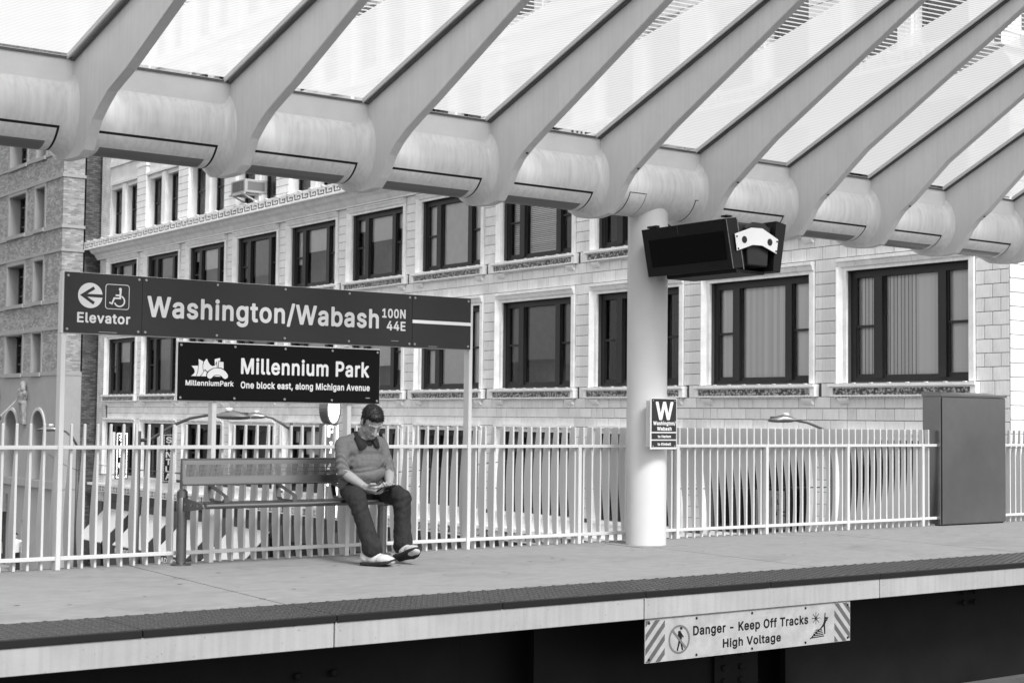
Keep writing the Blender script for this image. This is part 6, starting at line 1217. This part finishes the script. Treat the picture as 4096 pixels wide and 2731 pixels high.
# trousers
t = MB()
t.capsule((6.20, 10.62, 0.565), (6.43, 10.64, 0.565), 0.108, 0.108, 18)
for h_, k_, a_, f_ in ((hipR, knR, anR, 0), (hipL, knL, anL, 0)):
    t.capsule(h_, k_, 0.098, 0.076, 18).capsule(k_, k_.lerp(a_, 0.5), 0.074, 0.066, 18).capsule(k_.lerp(a_, 0.45), a_ + V3((0, 0, 0.01)), 0.066, 0.076, 18)
def fold_jeans(p):
    f = 0.004 * noise.noise(p * 16) + 0.003 * noise.noise(p * 34)
    for k_, a_ in ((knR, anR), (knL, anL)):
        d = a_ - k_; u_ = (p - k_).dot(d) / d.length_squared; r = (p - k_ - d * u_).length
        if 0.5 < u_ < 1.15 and r < 0.11: f += 0.0050 * (u_ - 0.5) * 2 * math.sin(u_ * 19 + 4 * math.sin(p.x * 22 + p.y * 14))
        if -0.2 < u_ < 0.25 and r < 0.12: f += 0.0022 * math.sin(u_ * 34 + p.x * 40)
    for h_, k_ in ((hipR, knR), (hipL, knL)):
        d = k_ - h_; u_ = (p - h_).dot(d) / d.length_squared
        if 0.1 < u_ < 0.9 and p.z > 0.52: f += 0.0028 * math.sin(u_ * 20 + p.x * 36)
    return f
wrap_mesh(t, 'trousers', DENIM, per, 0.0062, 5, fold_jeans)
# shoes
def shoe(heel, fwd, up_, lift):
    f = fwd.normalized(); r = f.cross(up_).normalized(); u = r.cross(f).normalized(); M = Matrix((f, r, u)).transposed()
    P = lambda x, y, z: heel + f * x + r * y * 1.12 + u * z * 1.15
    s = MB().sphere(P(0.035, 0, 0.055), (0.052, 0.042, 0.052), 16, 10, M).sphere(P(0.10, 0, 0.050), (0.078, 0.044, 0.050), 16, 10, M).sphere(P(0.185, 0.0, 0.038), (0.078, 0.050, 0.041), 16, 10, M).sphere(P(0.235, 0.0, 0.032), (0.050, 0.044, 0.033), 16, 10, M).capsule(P(0.045, 0, 0.07), P(0.05, 0, 0.10), 0.042, 0.040).capsule(P(0.09, 0, 0.07), P(0.17, 0, 0.055), 0.028, 0.024)
    me = remesh(s, 'shoe', None, voxel=0.005, smooth=3)
    o = link('shoe', me, SHOEW, per, smooth=True)
    so = MB(); pr = [(0.0, 0.030), (0.02, 0.036), (0.08, 0.034), (0.13, 0.037), (0.19, 0.047), (0.235, 0.044), (0.268, 0.030), (0.288, 0.012)]
    L_ = [(x, w_) for x, w_ in pr] + [(x, -w_) for x, w_ in reversed(pr)]
    k = len(L_)
    for z_, sc_ in ((-0.004, 0.92), (0.004, 1.0), (0.016, 1.0)): so.v += [tuple(P(0.14 + (x - 0.14) * sc_, y * sc_, z_ + (0.03 * max(0, (x - 0.22) / 0.07) if x > 0.22 else 0))) for x, y in L_]
    for q in range(2):
        for i in range(k): so.f.append((q * k + i, q * k + (i + 1) % k, (q + 1) * k + (i + 1) % k, (q + 1) * k + i))
    so.f += [tuple(reversed(range(k))), tuple(2 * k + i for i in range(k))]
    so.build('sole', SOLE, o)
    la = MB()
    for q in range(4): la.ring([P(0.10 + q * 0.022, -0.020, 0.094 - q * 0.009), P(0.104 + q * 0.022, 0, 0.100 - q * 0.009), P(0.10 + q * 0.022, 0.020, 0.094 - q * 0.009)], 0.0035, 6)
    la.build('laces', mat('lace_grey', 0.45, 0.7), o)
    mk_ = MB().ring([P(0.13, -0.043, 0.035), P(0.16, -0.044, 0.045), P(0.19, -0.045, 0.06)], [0.002, 0.003, 0.0015], 6).ring([P(0.15, -0.0435, 0.042), P(0.155, -0.043, 0.06)], 0.002, 6).build('side_mark', SOLE, o)
shoe(V3((6.035, 10.185, 0.006)), V3((0.52, -0.84, 0.02)), V3((0.10, 0.10, 1)), 0)
shoe(V3((6.36, 10.22, 0.030)), V3((0.10, -0.93, 0.22)), V3((0.62, 0.30, 1.0)), 0)
ph = thing('mobile_phone', (6.21, 10.14, 0.585), 'black mobile phone held in both hands of the seated person', 'phone')
pm_ = MB(); ce = V3((6.212, 10.135, 0.588)); u_ = V3((0.95, 0.25, 0.10)).normalized(); n_ = V3((0.0, 0.45, 0.85)).normalized(); v_ = n_.cross(u_).normalized(); n_ = u_.cross(v_)
pm_.v = [tuple(ce + u_ * a + v_ * b_ + n_ * c_) for c_ in (-0.006, 0.006) for a, b_ in ((-0.074, -0.037), (0.074, -0.037), (0.074, 0.037), (-0.074, 0.037))]
pm_.f = [(0, 3, 2, 1), (4, 5, 6, 7), (0, 1, 5, 4), (1, 2, 6, 5), (2, 3, 7, 6), (3, 0, 4, 7)]
pm_.build('phone_case', PHONE, ph, bevel=0.003)
# pedestrians on the far pavement, heads and shoulders above the platform edge
def walker(x, y, label, shirt, striped=False):
    q = MB(); q.sphere((x, y, GZ + 1.62), (0.09, 0.10, 0.12)).capsule((x, y, GZ + 1.5), (x, y, GZ + 1.35), 0.06, 0.10).capsule((x, y, GZ + 1.32), (x, y, GZ + 0.95), 0.17, 0.15).capsule((x - 0.18, y, GZ + 1.38), (x + 0.18, y, GZ + 1.38), 0.07, 0.07)
    for s in (-1, 1): q.capsule((x + s * 0.22, y, GZ + 1.36), (x + s * 0.26, y - 0.03, GZ + 0.85), 0.055, 0.04).capsule((x + s * 0.09, y, GZ + 0.92), (x + s * 0.10, y - 0.1 * s, GZ + 0.09), 0.09, 0.06).capsule((x + s * 0.10, y - 0.1 * s, GZ + 0.06), (x + s * 0.10, y - 0.22 - 0.1 * s, GZ + 0.05), 0.045, 0.04)
    me = remesh(q, 'person', None, voxel=0.025, smooth=2); o = link('person', me, SKIN, None, smooth=True); ORG[o.name] = V3((0, 0, 0)); tagit(o, label, 'person', 'people down on the street')
    c = MB().capsule((x, y, GZ + 1.33), (x, y, GZ + 0.93), 0.185, 0.17).capsule((x - 0.2, y, GZ + 1.38), (x + 0.2, y, GZ + 1.38), 0.085, 0.085)
    link('shirt', remesh(c, 'shirt', None, voxel=0.025, smooth=2), shirt, o, smooth=True)
    tq = MB(); tq.capsule((x, y, GZ + 0.93), (x, y, GZ + 0.90), 0.17, 0.17)
    for s in (-1, 1): tq.capsule((x + s * 0.09, y, GZ + 0.92), (x + s * 0.10, y - 0.1 * s, GZ + 0.14), 0.105, 0.08)
    link('trousers', remesh(tq, 'trousers', None, voxel=0.025, smooth=2), DENIM, o, smooth=True)
    link('hair', MB().sphere((x, y + 0.02, GZ + 1.67), (0.10, 0.105, 0.10)).mesh('hair'), HAIR, o, smooth=True)
walker(21.3, 67.0, 'person in a dark top walking on the far pavement at the left edge', SHIRT)
walker(21.9, 66.2, 'person in a white striped shirt on the far pavement at the left edge', mat('striped_shirt', 0.6, 0.8))
